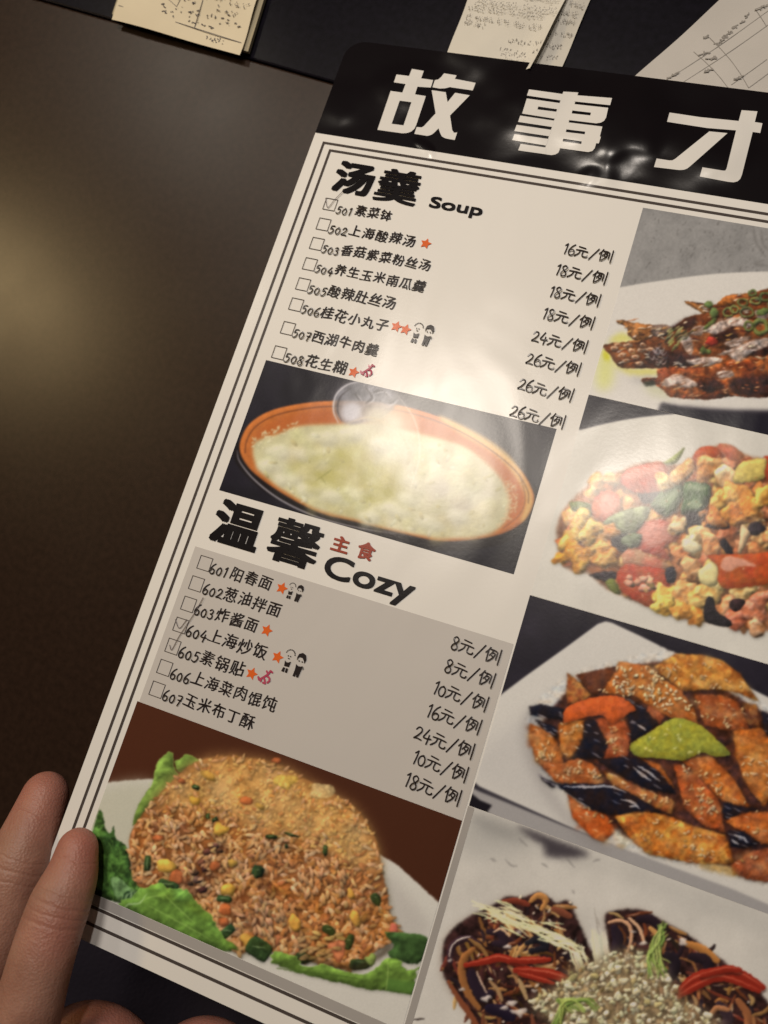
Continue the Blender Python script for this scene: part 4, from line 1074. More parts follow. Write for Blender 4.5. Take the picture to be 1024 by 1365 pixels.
flat_polys('title_character', [
    [z2([(466, 168), (568, 174), (445, 556), (432, 585), (412, 597), (385, 601), (330, 594), (345, 545)])],
    [z2([(232, 153), (470, 186), (452, 229), (218, 195)])],
    [z2([(217, 215), (450, 248), (410, 354), (185, 318)]), z2([(295, 270), (425, 289), (418, 306), (290, 290)])],
    [z2([(172, 332), (405, 367), (390, 410), (158, 375)])], [z2([(148, 395), (386, 430), (368, 473), (132, 438)])],
    [z2([(133, 458), (365, 492), (348, 537), (117, 500)])], [z2([(175, 525), (350, 551), (345, 596), (158, 570)])],
    [z2([(553, 194), (798, 213), (785, 262), (538, 236)])],
    [z2([(535, 254), (772, 280), (758, 345), (744, 368), (722, 381), (690, 386), (500, 363)]), z2([(528, 298), (655, 313), (650, 332), (523, 318)])],
    [z2([(496, 379), (732, 408), (715, 475), (722, 478), (708, 523), (690, 522), (680, 556), (663, 575), (635, 582), (438, 555)]), z2([(487, 427), (615, 443), (612, 461), (483, 445)]), z2([(465, 491), (592, 510), (588, 527), (462, 509)])]], INK_LETTER, header, Z2)
z3 = lambda p: zpoly(p, 844, 120, 5.69)
flat_polys('title_character', [
    [z3([(276, 175), (510, 210), (800, 239), (822, 157), (942, 166), (922, 247), (980, 256), (963, 330), (906, 322), (825, 645), (812, 677), (792, 696), (760, 704), (720, 700), (505, 660), (525, 590), (680, 615), (698, 615), (708, 600), (780, 310), (560, 292), (257, 245)])],
    [z3([(577, 318), (715, 331), (440, 575), (412, 598), (385, 609), (350, 611), (158, 588), (178, 523), (275, 538), (298, 537), (320, 525)])]], INK_LETTER, header, Z2)

# the double frame, with short dropouts where the print has worn
def frame_line(d, w, name='frame_line'):
    u0, v0, u1, v1 = U0 + d, VB + d - 4.0, U1 - d, V1 - d
    return u0, v0, u1, v1, w


for k, (u0, v0, u1, v1, w) in enumerate(((-238.6, -463.3, 582, 546.0, 3.4), (-226.0, -453.6, 570, 528.5, 3.4))):
    h = w / 2
    flat_polys('frame_line', [[rect(u0 - h, v0 - h, u1 + h, v0 + h)], [rect(u0 - h, v0 + h, u0 + h, v1 - h)], [rect(u1 - h, v0 + h, u1 + h, v1 - h)], [rect(u0 - h, v1 - h, u1 + h, v1 + h)]], INK_LINE, menu, Z1)
flat_polys('frame_shade', [[rect(-217, 515.5, 545, 526.0)]], INK_EDGE, menu, Z1)

# grey price panel
flat_polys('price_panel', [[rect(-214.5, 104.0, 188.0, 299.3)]], INK_GREY, menu, Z1)

# dish photographs
def photo(name_label, paint, quad, ref, step=0.95, z=Z1, desat=0.10, gain=1.0):
    u0, v0, u1, v1 = quad
    P = paint()
    nu, nv = int((u1 - u0) / step) + 1, int((v1 - v0) / step) + 1
    U, V = np.meshgrid(np.linspace(u0, u1, nu), np.linspace(v0, v1, nv))
    x, y = U.ravel() * UNIT, -V.ravel() * UNIT
    px, py = menu_px(x, y)
    c = P.sample(px, py)
    g = c.mean(1, keepdims=True)
    c = c * (1 - desat) + g * desat
    c = np.clip(lin(c) / lin(ref) * WHITE * gain, 0, 0.85)
    me = bpy.data.meshes.new('dish_photo')
    me.vertices.add(nu * nv)
    me.vertices.foreach_set('co', np.stack([x, y, np.full_like(x, z)], 1).ravel())
    idx = np.arange(nu * nv).reshape(nv, nu)
    q = np.stack([idx[1:, :-1], idx[1:, 1:], idx[:-1, 1:], idx[:-1, :-1]], -1).reshape(-1, 4)
    me.loops.add(q.size)
    me.loops.foreach_set('vertex_index', q.ravel())
    me.polygons.add(len(q))
    me.polygons.foreach_set('loop_start', np.arange(len(q)) * 4)
    me.update(calc_edges=True)
    at = me.color_attributes.new('print', 'FLOAT_COLOR', 'POINT')
    at.data.foreach_set('color', np.concatenate([c, np.ones((len(c), 1))], 1).astype(np.float32).ravel())
    o = link('dish_photo', me, INK_PHOTO, menu)
    o['label'] = name_label
    return o


INK_PHOTO = ink_photo('photo_print')
photo('printed photo of pale soup in an orange bowl with glass ladle', paint_soup, (-210, -148.6, 166.5, 29.0), (216, 204, 180))
photo('printed photo of moulded fried rice on lettuce', paint_rice, (-217, 299.8, 188, 515.2), (190, 178, 162))
photo('printed photo of brown braised fish with spring onion', paint_fish, (191, -445.3, 545, -198.2), (207, 196, 174))
photo('printed photo of battered pieces with tomato and green pepper', paint_tomato, (191, -197.8, 545, 46.0), (207, 196, 174))
photo('printed photo of sesame eggplant wedges on a square white plate', paint_eggplant, (190.3, 46.6, 545, 282.6), (196, 185, 168))
photo('printed photo of dark noodles with red pepper and chopped peanuts', paint_noodles, (197, 283.0, 545, 526), (188, 176, 162))
flat_polys('photo_border', [[rect(189.6, 283.2, 196.8, 526)]], INK_EDGE, menu, Z1)


# lettering
def text_mesh(s, bold=0.0):
    cu = bpy.data.curves.new('glyphs', 'FONT')
    cu.body = s
    cu.size = 1.0
    cu.offset = bold
    cu.resolution_u = 5
    o = bpy.data.objects.new('glyphs', cu)
    COL.objects.link(o)
    bpy.context.view_layer.update()
    me = bpy.data.meshes.new_from_object(o.evaluated_get(bpy.context.evaluated_depsgraph_get()))
    bpy.data.objects.remove(o)
    n = len(me.vertices)
    v = np.empty(n * 3)
    me.vertices.foreach_get('co', v)
    f = [tuple(p.vertices) for p in me.polygons]
    bpy.data.meshes.remove(me)
    return v.reshape(-1, 3)[:, :2], f


def put_glyphs(V, F, s, box, bold=0.0, fn=None):
    """add text s to lists V, F so that its ink fills box (u0, vtop, u1, vbottom)"""
    g, f = text_mesh(s, bold)
    lo, hi = g.min(0), g.max(0)
    g = (g - lo) / (hi - lo)
    u = box[0] + g[:, 0] * (box[2] - box[0])
    v = box[3] + g[:, 1] * (box[1] - box[3])
    if fn is not None:
        u, v = fn(u, v)
    b = len(V)
    V += list(zip(u, v))
    F += [tuple(b + i for i in p) for p in f]


GL = {}


def put_cjk(V, F, Z, s, u, vmid, size, rng, bold=0.0, pitch=1.06, jitter=1.0):
    """hand-lettered look: every character a little turned, sheared and shifted; em box placed, not the ink"""
    for ch in s:
        if ch not in GL:
            GL[ch] = text_mesh(ch, bold)
        g, f = GL[ch]
        a = (rng.random() - 0.5) * 0.10 * jitter
        sh = 0.06 + (rng.random() - 0.5) * 0.10 * jitter
        k = size * (0.96 + 0.08 * rng.random())
        x, y = g[:, 0] - 0.5, g[:, 1] - 0.37
        # rounder, looser strokes than the type: bend the square skeleton a little
        x, y = x * (1 - 0.10 * y) + sh * y, y + 0.05 * np.sin(x * 3.0 + rng.random() * 6) * jitter
        r = np.sqrt(x * x + y * y)
        q = 1 - 0.18 * np.clip(r - 0.42, 0, 1)
        x, y = x * q, y * q
        xr, yr = x * math.cos(a) - y * math.sin(a), x * math.sin(a) + y * math.cos(a)
        dv = (rng.random() - 0.5) * 1.2 * jitter
        for lv, (ox, oy) in enumerate(((-1, -.5), (1, -.5), (0, 1))):   # pen weight: three overlaid prints on hair-thin levels
            b = len(V)
            V += list(zip(u + size * pitch / 2 + xr * k + ox * size * 0.017, vmid + dv - yr * k + oy * size * 0.013))
            F += [tuple(b + i for i in p) for p in f]
            Z += [Z2 + lv * 1.2e-5] * len(xr)
        u += size * pitch
    return u


def ribbon(V, F, Z, pts, w, z, dz=1.0e-5):
    """a pen stroke with round ends as one strip; creeps up along its length so loops never lie in one plane"""
    p = np.asarray(pts, float)
    if len(p) > 2:
        p = spline(p, 6, closed=False)
    d = np.gradient(p, axis=0)
    d /= np.linalg.norm(d, axis=1)[:, None] + 1e-9
    nrm = np.stack([-d[:, 1], d[:, 0]], 1)
    L, R_, zz = [], [], []
    m = len(p)
    caps0 = [(p[0] - d[0] * w * 0.5 * math.cos(a), w * 0.5 * math.sin(a), nrm[0]) for a in (0.15, 0.6, 1.05)]
    caps1 = [(p[-1] + d[-1] * w * 0.5 * math.cos(a), w * 0.5 * math.sin(a), nrm[-1]) for a in (1.05, 0.6, 0.15)]
    seq = caps0 + [(p[i], w * 0.5, nrm[i]) for i in range(m)] + caps1
    b = len(V)
    for i, (c, h, n) in enumerate(seq):
        V += [tuple(c + n * h), tuple(c - n * h)]
        Z += [z + dz * i, z + dz * i]
    for i in range(len(seq) - 1):
        F.append((b + 2 * i, b + 2 * i + 1, b + 2 * i + 3, b + 2 * i + 2))


def emit(name, V, F, mat, parent, z=Z2, Z=None):
    vv = [PT(a, b, z if Z is None else Z[i]) for i, (a, b) in enumerate(V)]
    ff = []
    for f in F:
        p = [V[i] for i in f]
        s = sum(p[i - 1][0] * p[i][1] - p[i][0] * p[i - 1][1] for i in range(len(p)))
        ff.append(f if s < 0 else f[::-1])
    return link(name, mesh_of(name, vv, ff), mat, parent)


PEN = {  # hand-lettered figures and the two price characters; x right, y up, height about 1
    '0': [[(.30, .72), (.10, .60), (.02, .32), (.14, .06), (.34, .06), (.46, .32), (.42, .60), (.26, .72)]],
    '1': [[(.06, .74), (.22, .90)], [(.24, .92), (.22, .50), (.16, .02)]],
    '2': [[(.04, .66), (.18, .84), (.38, .80), (.42, .60), (.24, .30), (.04, .08)], [(.04, .08), (.30, .10), (.54, .06)]],
    '3': [[(.04, .72), (.20, .84), (.36, .74), (.32, .54), (.18, .44)], [(.18, .44), (.36, .38), (.40, .16), (.22, .00), (.02, .08)]],
    '4': [[(.30, .90), (.14, .58), (.04, .34), (.26, .30), (.56, .34)], [(.40, .56), (.38, .26), (.34, -.06)]],
    '5': [[(.14, .84), (.10, .52)], [(.14, .85), (.32, .88), (.48, .86)], [(.10, .52), (.30, .58), (.44, .42), (.36, .14), (.18, .02), (.00, .10)]],
    '6': [[(.40, .96), (.20, .76), (.04, .42), (.08, .10), (.28, .00), (.46, .14), (.44, .38), (.26, .46), (.08, .34)]],
    '7': [[(.04, .80), (.26, .84), (.46, .80), (.36, .40), (.24, -.04)], [(.12, .44), (.44, .46)]],
    '8': [[(.42, .80), (.24, .92), (.08, .76), (.18, .54), (.38, .36), (.42, .14), (.24, .00), (.06, .12), (.12, .34), (.34, .54), (.46, .74)]],
    '/': [[(.04, -.10), (.60, .92)]],
    '元': [[(.22, .86), (.74, .78)], [(.06, .56), (.50, .56), (.96, .50)], [(.38, .54), (.30, .28), (.02, .02)], [(.62, .52), (.58, .18), (.70, .05), (.92, .05), (1.0, .16)]],
    '例': [[(.26, .96), (.14, .72), (.00, .54)], [(.16, .70), (.15, .36), (.16, -.02)], [(.30, .82), (.50, .82), (.70, .78)], [(.48, .80), (.40, .58), (.28, .42)], [(.42, .62), (.64, .60), (.54, .30), (.26, .00)], [(.42, .46), (.52, .34)], [(.78, .74), (.78, .50), (.76, .24)], [(1.0, .98), (.99, .50), (.96, -.06)]],
}
ADV = {'元': 1.12, '例': 1.1, '/': 0.74, '1': 0.38, '0': 0.56, '2': 0.60, '3': 0.52, '4': 0.62, '5': 0.56, '6': 0.54, '7': 0.56, '8': 0.56}


def pen_text(V, F, Z, s, u, vbase, h, w, rng, z=Z2, pitch=None):
    k = len(Z)
    for ch in s:
        dv = (rng.random() - .5) * 0.05 * h
        a = (rng.random() - .5) * 0.06
        for st in PEN[ch]:
            pts = [(u + (x + a * y) * h, vbase + dv - y * h) for x, y in st]
            ribbon(V, F, Z, pts, w, z)
            z += 1.2e-5
        u += ADV[ch] * h if pitch is None else pitch * (0.9 if ch == '1' else 1.03)
    return u


rng = np.random.default_rng(4)


def box_mark(c, tick=None):
    u, v = uv(*c)
    s, w = 8.6, 0.85
    o = flat_polys('checkbox', [[[(u - s, v - s), (u + s, v - s), (u + s, v + s), (u - s, v + s)], [(u - s + w, v - s + w), (u - s + w, v + s - w), (u + s - w, v + s - w), (u + s - w, v - s + w)]]], INK_LINE, menu, Z2)
    if tick:
        V, F, Z = [], [], []
        ribbon(V, F, Z, [tuple(uv(*p)) for p in tick], 0.9, Z3)
        emit('tick_mark', V, F, INK_PEN, o, Z=Z)


def star(c, r=7.6):
    u, v = uv(*c)
    pts = []
    for i in range(10):
        a = -math.pi / 2 + i * math.pi / 5 + 0.12
        q = r if i % 2 == 0 else r * 0.50
        pts.append((u + q * math.cos(a), v + q * math.sin(a)))
    flat_polys('star_mark', [[pts]], INK_ORANGE, menu, Z2)


def figures_icon(c, s=1.0):                     # tiny pair of printed figures
    u, v = uv(*c)
    P = []
    def el(x, y, a, b, n=10):
        P.append([[(u + s * (x + a * math.cos(t * 6.2832 / n)), v + s * (y + b * math.sin(t * 6.2832 / n))) for t in range(n)]])
    def q(*p):
        P.append([[(u + s * x, v + s * y) for x, y in p]])
    # pale-haired figure: outlined head, dark top, trousers
    for i in range(9):
        a = -2.9 + i * 0.34
        el(-7 + 5.6 * math.cos(a), -8 + 5.6 * math.sin(a), 0.8, 0.8, 6)
    el(-9, -6, .8, .8, 6); el(-6, -6, .8, .8, 6); el(-7.4, -3.2, 1.4, .6, 6)
    q((-11, 0), (-8.6, 1.6), (-6.6, 1.4), (-3.6, -.6), (-4, 6), (-10, 6.4))
    q((-10.4, 8), (-8, 8), (-8, 13), (-11.4, 13)); q((-6.8, 8), (-4.4, 8), (-4, 13), (-6.8, 13))
    # dark-haired figure
    q((2, -8), (3, -12), (7, -14.4), (11.4, -13), (13.4, -8), (12.4, -3), (11, -6), (8, -9), (4, -8.6), (2.6, -4))
    el(5.4, -4.4, .8, .9, 6); el(9.4, -4.4, .8, .9, 6)
    q((3.4, 0), (6.6, 1.6), (9.4, 1.2), (12, 0), (11, 8), (10.4, 14), (7.8, 14), (7.2, 9), (6.4, 14), (3.6, 14), (4, 6))
    q((12.6, 0), (13.6, 3), (12.8, 4.6))
    flat_polys('figure_mark', P, INK_TEXT, menu, Z2)


def sprig(c, rot=0.0):                          # small pink floral mark
    u, v = uv(*c)
    V, F, Z = [], [], []
    segs = [[(-7, 7), (-2, 2), (3, -4), (5, -9)], [(-2, 2), (1, 5), (3, 9)], [(1, -1), (6, 0), (8, 4)], [(-7, 7), (-9, 4)], [(3, -4), (0, -7)], [(3, 9), (0, 9)], [(5, -9), (8, -8)], [(8, 4), (6, 7)], [(-4, 4), (-4, 8)]]
    z = Z2
    for s in segs:
        ribbon(V, F, Z, [(u + x * .85, v + y * .85) for x, y in s], 2.3, z)
        z += 1.2e-5
    emit('flower_mark', V, F, INK_PINK, menu, Z=Z)


ITEMS = [('501', '素菜钵', (440.6, 273), (449.6, 278.6), (524.3, 287)), ('502', '上海酸辣汤', (431.6, 299.5), (439.6, 304.4), (555.8, 322)),
         ('503', '香菇紫菜粉丝汤', (422.7, 325.4), (430.3, 330.4), (576.4, 354)), ('504', '养生玉米南瓜羹', (413.4, 352.6), (421.3, 357), (569, 381.5)),
         ('505', '酸辣肚丝汤', (404.4, 379.5), (411.7, 384.2), (529.2, 404.8)), ('506', '桂花小丸子', (395.1, 406.4), (403, 410.7), (519.3, 435)),
         ('507', '西湖牛肉羹', (384.2, 438), (391.5, 442.6), (506, 467)), ('508', '花生糊', (372.5, 470.5), (380.5, 474.8), (463.5, 492.5)),
         ('601', '阳春面', (273.5, 751.2), (281.3, 755.4), (364.3, 779.8)), ('602', '葱油拌面', (262.4, 778.4), (272, 782.5), (376.6, 813.5)),
         ('603', '炸酱面', (251.9, 805.7), (260.8, 810.2), (345.9, 835)), ('604', '上海炒饭', (241.5, 833.8), (249.9, 838.3), (358.2, 870.7)),
         ('605', '素锅贴', (231, 861.9), (239.8, 866.6), (327.8, 893.3)), ('606', '上海菜肉馄饨', (220.1, 890.2), (229, 895.3), (370, 940.5)),
         ('607', '玉米布丁酥', (209.9, 919.3), (218.7, 924), (340.7, 964))]
TICKS = {'501': [(434.5, 265), (437.5, 277.5), (446, 268), (457, 257)], '604': [(234.5, 826), (240, 837.5), (250, 826)], '605': [(227, 860), (230, 866), (240, 848), (260, 818), (272, 797)]}
for code, name, bx, a, b in ITEMS:
    box_mark(bx, TICKS.get(code))
    p, q = uv(*a), uv(*b)
    W = q[0] - p[0]
    n = len(name)
    size = W / (n * 1.05 + 1.48)
    vm = (p[1] * 0.35 + q[1] * 0.65)
    V, F, Z = [], [], []
    h = size * 0.74
    slope = (q[1] - p[1]) / W
    pen_text(V, F, Z, code, p[0] + size * 0.03, p[1] + size * 0.42, h, size * 0.086, rng, pitch=size * 0.49)
    put_cjk(V, F, Z, name, p[0] + size * 1.47, vm, size * 1.0, rng, pitch=1.05)
    emit('dish_line', V, F, INK_TEXT, menu, Z=Z)
for c in ((567.8, 325.1), (528.6, 435.6), (540.9, 439.6), (471.8, 496.4), (376.2, 784.2), (356.1, 840.4), (370.5, 875.9), (336, 898)):
    star(c)
figures_icon((563, 446), 1.0)
figures_icon((393.5, 789.5), 0.72)
figures_icon((392, 884), 1.0)
sprig((490, 493.7))
sprig((354, 901.5))

PRICES = [('16', (752, 331.6), (815.9, 343.5)), ('18', (741.5, 359.8), (808, 372)), ('18', (733.3, 388.8), (799.2, 401)), ('18', (724, 418.6), (791, 431)),
          ('24', (709.8, 448.9), (782, 462)), ('26', (702, 479), (773, 492)), ('26', (691.3, 512.8), (763, 527)), ('26', (680.6, 548.4), (752.4, 562.6)),
          ('8', (602.4, 858.3), (667.3, 874.4)), ('8', (594, 888), (658.5, 906)), ('10', (578, 918.3), (649.7, 936.6)), ('16', (569.6, 948.6), (640.4, 967.5)),
          ('24', (552.6, 978.5), (631.7, 999.5)), ('10', (551, 1009.6), (622.9, 1031)), ('18', (540.4, 1040.4), (613.6, 1062.6))]
for s, a, b in PRICES:
    p, q = uv(*a), uv(*b)
    s = s + '元/例'
    tot = sum(ADV[c] for c in s) - 0.1
    h = (q[0] - p[0]) / tot
    V, F, Z = [], [], []
    pen_text(V, F, Z, s, p[0], (p[1] + q[1]) / 2 + h * 0.46, h, h * 0.098, rng)
    emit('price_line', V, F, INK_TEXT, menu, Z=Z)


def heading(s, place, mat, dx, dy):
    """place: picture points on the ink's left, top, right and lower extremes; bold by hair-thin overlaid copies"""
    l, t, r, b = (uv(*p) for p in place)
    if s in '温馨汤羹':
        l, t, r, b = l - 3.0, t - 1.5, r + 3.0, b + 1.5
    V, F, Z = [], [], []
    k = 0
    for ox in (-1, 0, 1):
        for oy in (-1, 0, 1):
            n = len(V)
            put_glyphs(V, F, s, (l[0] + dx + ox * dx, t[1] + dy + oy * dy, r[0] - dx + ox * dx, b[1] - dy + oy * dy))
            Z += [Z2 + k * 1.2e-5] * (len(V) - n)
            k += 1
    return emit('heading', V, F, mat, menu, Z=Z)


heading('汤', ((442.3, 253.9), (458.7, 215.9), (502, 224.6), (485.6, 261.4)), INK_BLACK, 2.3, 1.5)
heading('羹', ((499.2, 264.5), (513.7, 224.8), (563.4, 235.2), (550, 274.3)), INK_BLACK, 1.9, 0.7)
heading('Soup', ((571.9, 273.8), (581.7, 262.8), (643.8, 282), (627.4, 291)), INK_BLACK, 0.7, 0.6)
heading('温', ((278.8, 719.4), (306.9, 667.8), (354.7, 684.4), (342.8, 737.5)), INK_BLACK, 2.6, 1.8)
heading('馨', ((356.3, 737.5), (372.5, 688), (431.9, 709.4), (403.8, 756.9)), INK_BLACK, 2.2, 0.9)
heading('主', ((439.7, 732.8), (450.6, 713.4), (468.8, 720.3), (460, 738.4)), INK_RED, 0.8, 0.6)
heading('食', ((473.4, 742.2), (489.7, 722.5), (501.3, 733.8), (492.8, 748.4)), INK_RED, 0.8, 0.5)
heading('Cozy', ((432.5, 756), (450.6, 741.3), (555.3, 781.3), (528.8, 807.8)), INK_BLACK, 0.9, 0.8)

# ------------------------------------------------------------------ tables, floor
def table_material(name, colour, rough, fleck, spec=0.5):
    m, nt, b = material(name, colour, rough, spec)
    tc = nd(nt, 'ShaderNodeTexCoord')
    n = nd(nt, 'ShaderNodeTexNoise', Scale=420.0, Detail=3.0)
    nt.links.new(tc.outputs['Object'], n.inputs['Vector'])
    n2 = nd(nt, 'ShaderNodeTexNoise', Scale=14.0, Detail=5.0)
    nt.links.new(tc.outputs['Object'], n2.inputs['Vector'])
    r = nd(nt, 'ShaderNodeValToRGB')
    r.color_ramp.elements[0].position, r.color_ramp.elements[1].position = 0.3, 0.75
    r.color_ramp.elements[0].color = (*[c * (1 - fleck) for c in colour], 1)
    r.color_ramp.elements[1].color = (*[min(1, c * (1 + fleck)) for c in colour], 1)
    nt.links.new(n.outputs['Fac'], r.inputs['Fac'])
    nt.links.new(r.outputs['Color'], b.inputs['Base Color'])
    mr = nd(nt, 'ShaderNodeMapRange')
    mr.inputs['To Min'].default_value, mr.inputs['To Max'].default_value = rough - 0.07, rough + 0.07
    nt.links.new(n2.outputs['Fac'], mr.inputs['Value'])
    nt.links.new(mr.outputs[0], b.inputs['Roughness'])
    bp = nd(nt, 'ShaderNodeBump', Strength=0.025, Distance=0.0003)
    nt.links.new(n.outputs['Fac'], bp.inputs['Height'])
    nt.links.new(bp.outputs['Normal'], b.inputs['Normal'])
    return m


def bevel_box(name, size, loc, mat, parent, bev=0.002):
    bm = bmesh.new()
    bmesh.ops.create_cube(bm, size=1.0)
    for v in bm.verts:
        v.co = Vector((v.co.x * size[0] + loc[0], v.co.y * size[1] + loc[1], v.co.z * size[2] + loc[2]))
    if bev:
        bmesh.ops.bevel(bm, geom=bm.edges[:], offset=bev, segments=2, affect='EDGES', profile=0.5)
    me = bpy.data.meshes.new(name)
    bm.to_mesh(me)
    bm.free()
    return link(name, me, mat, parent)


BROWN = table_material('brown_laminate', (0.025, 0.0135, 0.0092), 0.315, 0.22, 0.23)
NAVY = table_material('black_laminate', (0.0055, 0.0047, 0.0085), 0.27, 0.35, 0.075)
STEEL, _, _ = material('dark_steel', (0.03, 0.03, 0.03), 0.4)
sa, sb = on_table(150, 27), on_table(443, 110)
seam_dir = (sb - sa)[:2] / np.linalg.norm((sb - sa)[:2])
SEAM_ANG = math.atan2(seam_dir[1], seam_dir[0])
fe = on_table(60, 1150)                         # a place on the near table's front edge
nrm = np.array([-seam_dir[1], seam_dir[0]])
depth = abs(((fe - sa)[:2]) @ nrm)


def table(label, origin, ang, x0, x1, y0, y1, mat, cat='table'):
    t = bpy.data.objects.new('table', None)
    COL.objects.link(t)
    t.location = (origin[0], origin[1], 0)
    t.rotation_euler = (0, 0, ang)
    tag(t, label, cat)
    bevel_box('table_top', (x1 - x0, y1 - y0, 0.028), ((x0 + x1) / 2, (y0 + y1) / 2, -0.014), mat, t, 0.0008)
    for x in (x0 + 0.05, x1 - 0.05):
        for y in (y0 + 0.05, y1 - 0.05):
            bevel_box('leg', (0.04, 0.04, 0.702), (x, y, -0.379), STEEL, t, 0.003)
    return t


table('brown matte table under the menu, with soft yellow lamp gleams left of it', sa, SEAM_ANG, -0.42, 0.95, -depth, -0.0002, BROWN)
table('near-black table beyond the seam, carrying the slips and the ruled form', sa, SEAM_ANG, -0.42, 0.95, 0.0002, 0.75, NAVY)
m_floor = table_material('dark_floor', (0.02, 0.016, 0.014), 0.6, 0.3)
fl = link('floor', mesh_of('floor', [(-3, -3, -0.73), (3, -3, -0.73), (3, 3, -0.73), (-3, 3, -0.73)], [(0, 1, 2, 3)]), m_floor)
tag(fl, kind='structure')


# ------------------------------------------------------------------ slips of paper on the far table
def slip_mat(name, colour):
    m, nt, b = material(name, colour, 0.75, 0.2)
    tc = nd(nt, 'ShaderNodeTexCoord')
    n = nd(nt, 'ShaderNodeTexNoise', Scale=60.0, Detail=4.0)
    nt.links.new(tc.outputs['Object'], n.inputs['Vector'])
    r = nd(nt, 'ShaderNodeValToRGB')
    r.color_ramp.elements[0].position, r.color_ramp.elements[1].position = 0.3, 0.7
    r.color_ramp.elements[0].color = (*[c * 0.93 for c in colour], 1)
    r.color_ramp.elements[1].color = (*colour, 1)
    nt.links.new(n.outputs['Fac'], r.inputs['Fac'])
    nt.links.new(r.outputs['Color'], b.inputs['Base Color'])
    return m


def sheet(name, corners, lift, mat, thick=0.0001, parent=None, n=24, z0=0.0):
    """a paper sheet from four places on the table (in order), lift(s, t) its height; solid"""
    C = np.array([on_table(*c, z=z0) for c in corners])
    s, t = np.meshgrid(np.linspace(0, 1, n), np.linspace(0, 1, n))
    P = (C[0] * ((1 - s) * (1 - t))[..., None] + C[1] * (s * (1 - t))[..., None] + C[2] * (s * t)[..., None] + C[3] * ((1 - s) * t)[..., None])
    P[..., 2] = z0 + lift(s, t) + 0.0007 * (1 + np.sin(s * 5.1 + t * 2.3) * np.cos(t * 6.7 - s * 1.9)) * (thick < 0.0005)
    V = list(P.reshape(-1, 3))
    B = P.copy()
    B[..., 2] -= thick
    V += list(B.reshape(-1, 3))
    N = n * n
    F = []
    for j in range(n - 1):
        for i in range(n - 1):
            a = j * n + i
            F.append((a, a + 1, a + n + 1, a + n))
            F.append((N + a, N + a + n, N + a + n + 1, N + a + 1))
    ring = list(range(n)) + [j * n + n - 1 for j in range(1, n)] + [(n - 1) * n + i for i in range(n - 2, -1, -1)] + [j * n for j in range(n - 2, 0, -1)]
    for a, b in zip(ring, ring[1:] + ring[:1]):
        F.append((a, N + a, N + b, b))
    o = link(name, mesh_of(name, V, F, False), mat, parent)
    def at(u, v, h=0.00008):
        i, j = u * (n - 1), v * (n - 1)
        i0, j0 = min(n - 2, max(0, int(i))), min(n - 2, max(0, int(j)))
        a, b = i - i0, j - j0
        p = P[j0, i0] * (1 - a) * (1 - b) + P[j0, i0 + 1] * a * (1 - b) + P[j0 + 1, i0 + 1] * a * b + P[j0 + 1, i0] * (1 - a) * b
        return p + np.array([0, 0, h])
    return o, at


PRINT, _, _ = material('faded_print', (0.30, 0.285, 0.27), 0.8, 0.1)
PENCIL, _, _ = material('ball_pen', (0.10, 0.09, 0.10), 0.7, 0.2)


def marks(name, at, strokes, w, mat, parent):
    """strokes in the sheet's own (s, t); drawn as thin ribbons on its surface"""
    V, F = [], []
    z = 0.00008
    for st in strokes:
        p = np.array([at(*q, h=z) for q in st])
        z += 0.000004
        d = np.gradient(p, axis=0)
        d /= np.linalg.norm(d, axis=1)[:, None] + 1e-12
        nn = np.stack([-d[:, 1], d[:, 0], np.zeros(len(d))], 1) * w / 2
        b = len(V)
        for i in range(len(p)):
            V += [p[i] + nn[i], p[i] - nn[i]]
        for i in range(len(p) - 1):
            F.append((b + 2 * i + 1, b + 2 * i + 3, b + 2 * i + 2, b + 2 * i))
    me = mesh_of(name, V, F)
    return link(name, me, mat, parent)


def scribble_row(s0, s1, t, h, k, rg, gap=0.25):
    """an unreadable run of tiny characters"""
    out = []
    s = s0
    step = (s1 - s0) / k
    for i in range(k):
        if rg.random() < gap:
            s += step
            continue
        for j in range(4):
            x = s + step * (0.1 + 0.7 * rg.random())
            y = t + h * (rg.random() - 0.5)
            out.append([(x, y), (x + step * 0.5 * (rg.random() - .3), y + h * 0.7 * (rg.random() - 0.5))])
        s += step
    return out


rg = np.random.default_rng(21)
# pad of order slips
pad_m = slip_mat('cream_slip', (0.72, 0.645, 0.49))
pad = bpy.data.objects.new('order_pad', None)
COL.objects.link(pad)
pad.location = on_table(250, 20)
tag(pad, 'thick cream pad of handwritten order slips lying against the table seam', 'order pad')
pad.matrix_world = Matrix.Translation(pad.location)
pinv = np.array(pad.location)


def rebase(o, loc):
    for v in o.data.vertices:
        v.co -= Vector(loc)


PC = [(150.5, 27.5), (321, 75.5), (354, -34), (186, -84)]
HT = 0.0028
o, _ = sheet('paper_stack', [(154, 24), (334, 74), (365, -28), (190, -84)], lambda s, t: HT - 0.0004 + 0 * s, slip_mat('stack_edge', (0.42, 0.37, 0.26)), thick=HT - 0.0012, parent=pad, z0=0.0)
rebase(o, pad.location)
o, at = sheet('top_slip', PC, lambda s, t: 0.0012 * np.clip(t - 0.3, 0, 1), pad_m, parent=pad, z0=HT + 0.0003)
rebase(o, pad.location)
st = []
for j, (t, s0, s1) in enumerate(((0.10, .72, .86), (0.24, .34, .98), (0.33, .30, .96), (0.44, .40, .98), (0.55, .44, .98), (0.68, .46, .96))):
    st += scribble_row(s0, s1, t, 0.06, 9, rg, 0.3)
o = marks('handwriting', at, st, 0.00035, PENCIL, pad)
rebase(o, pad.location)
st = [[(.02, .17), (.5, .165), (.98, .15)], [(.62, .17), (.63, .5), (.66, .98)], [(.30, .45), (.45, .34), (.50, .70)]]
o = marks('ruled_line', at, st, 0.00030, PENCIL, pad)
rebase(o, pad.location)

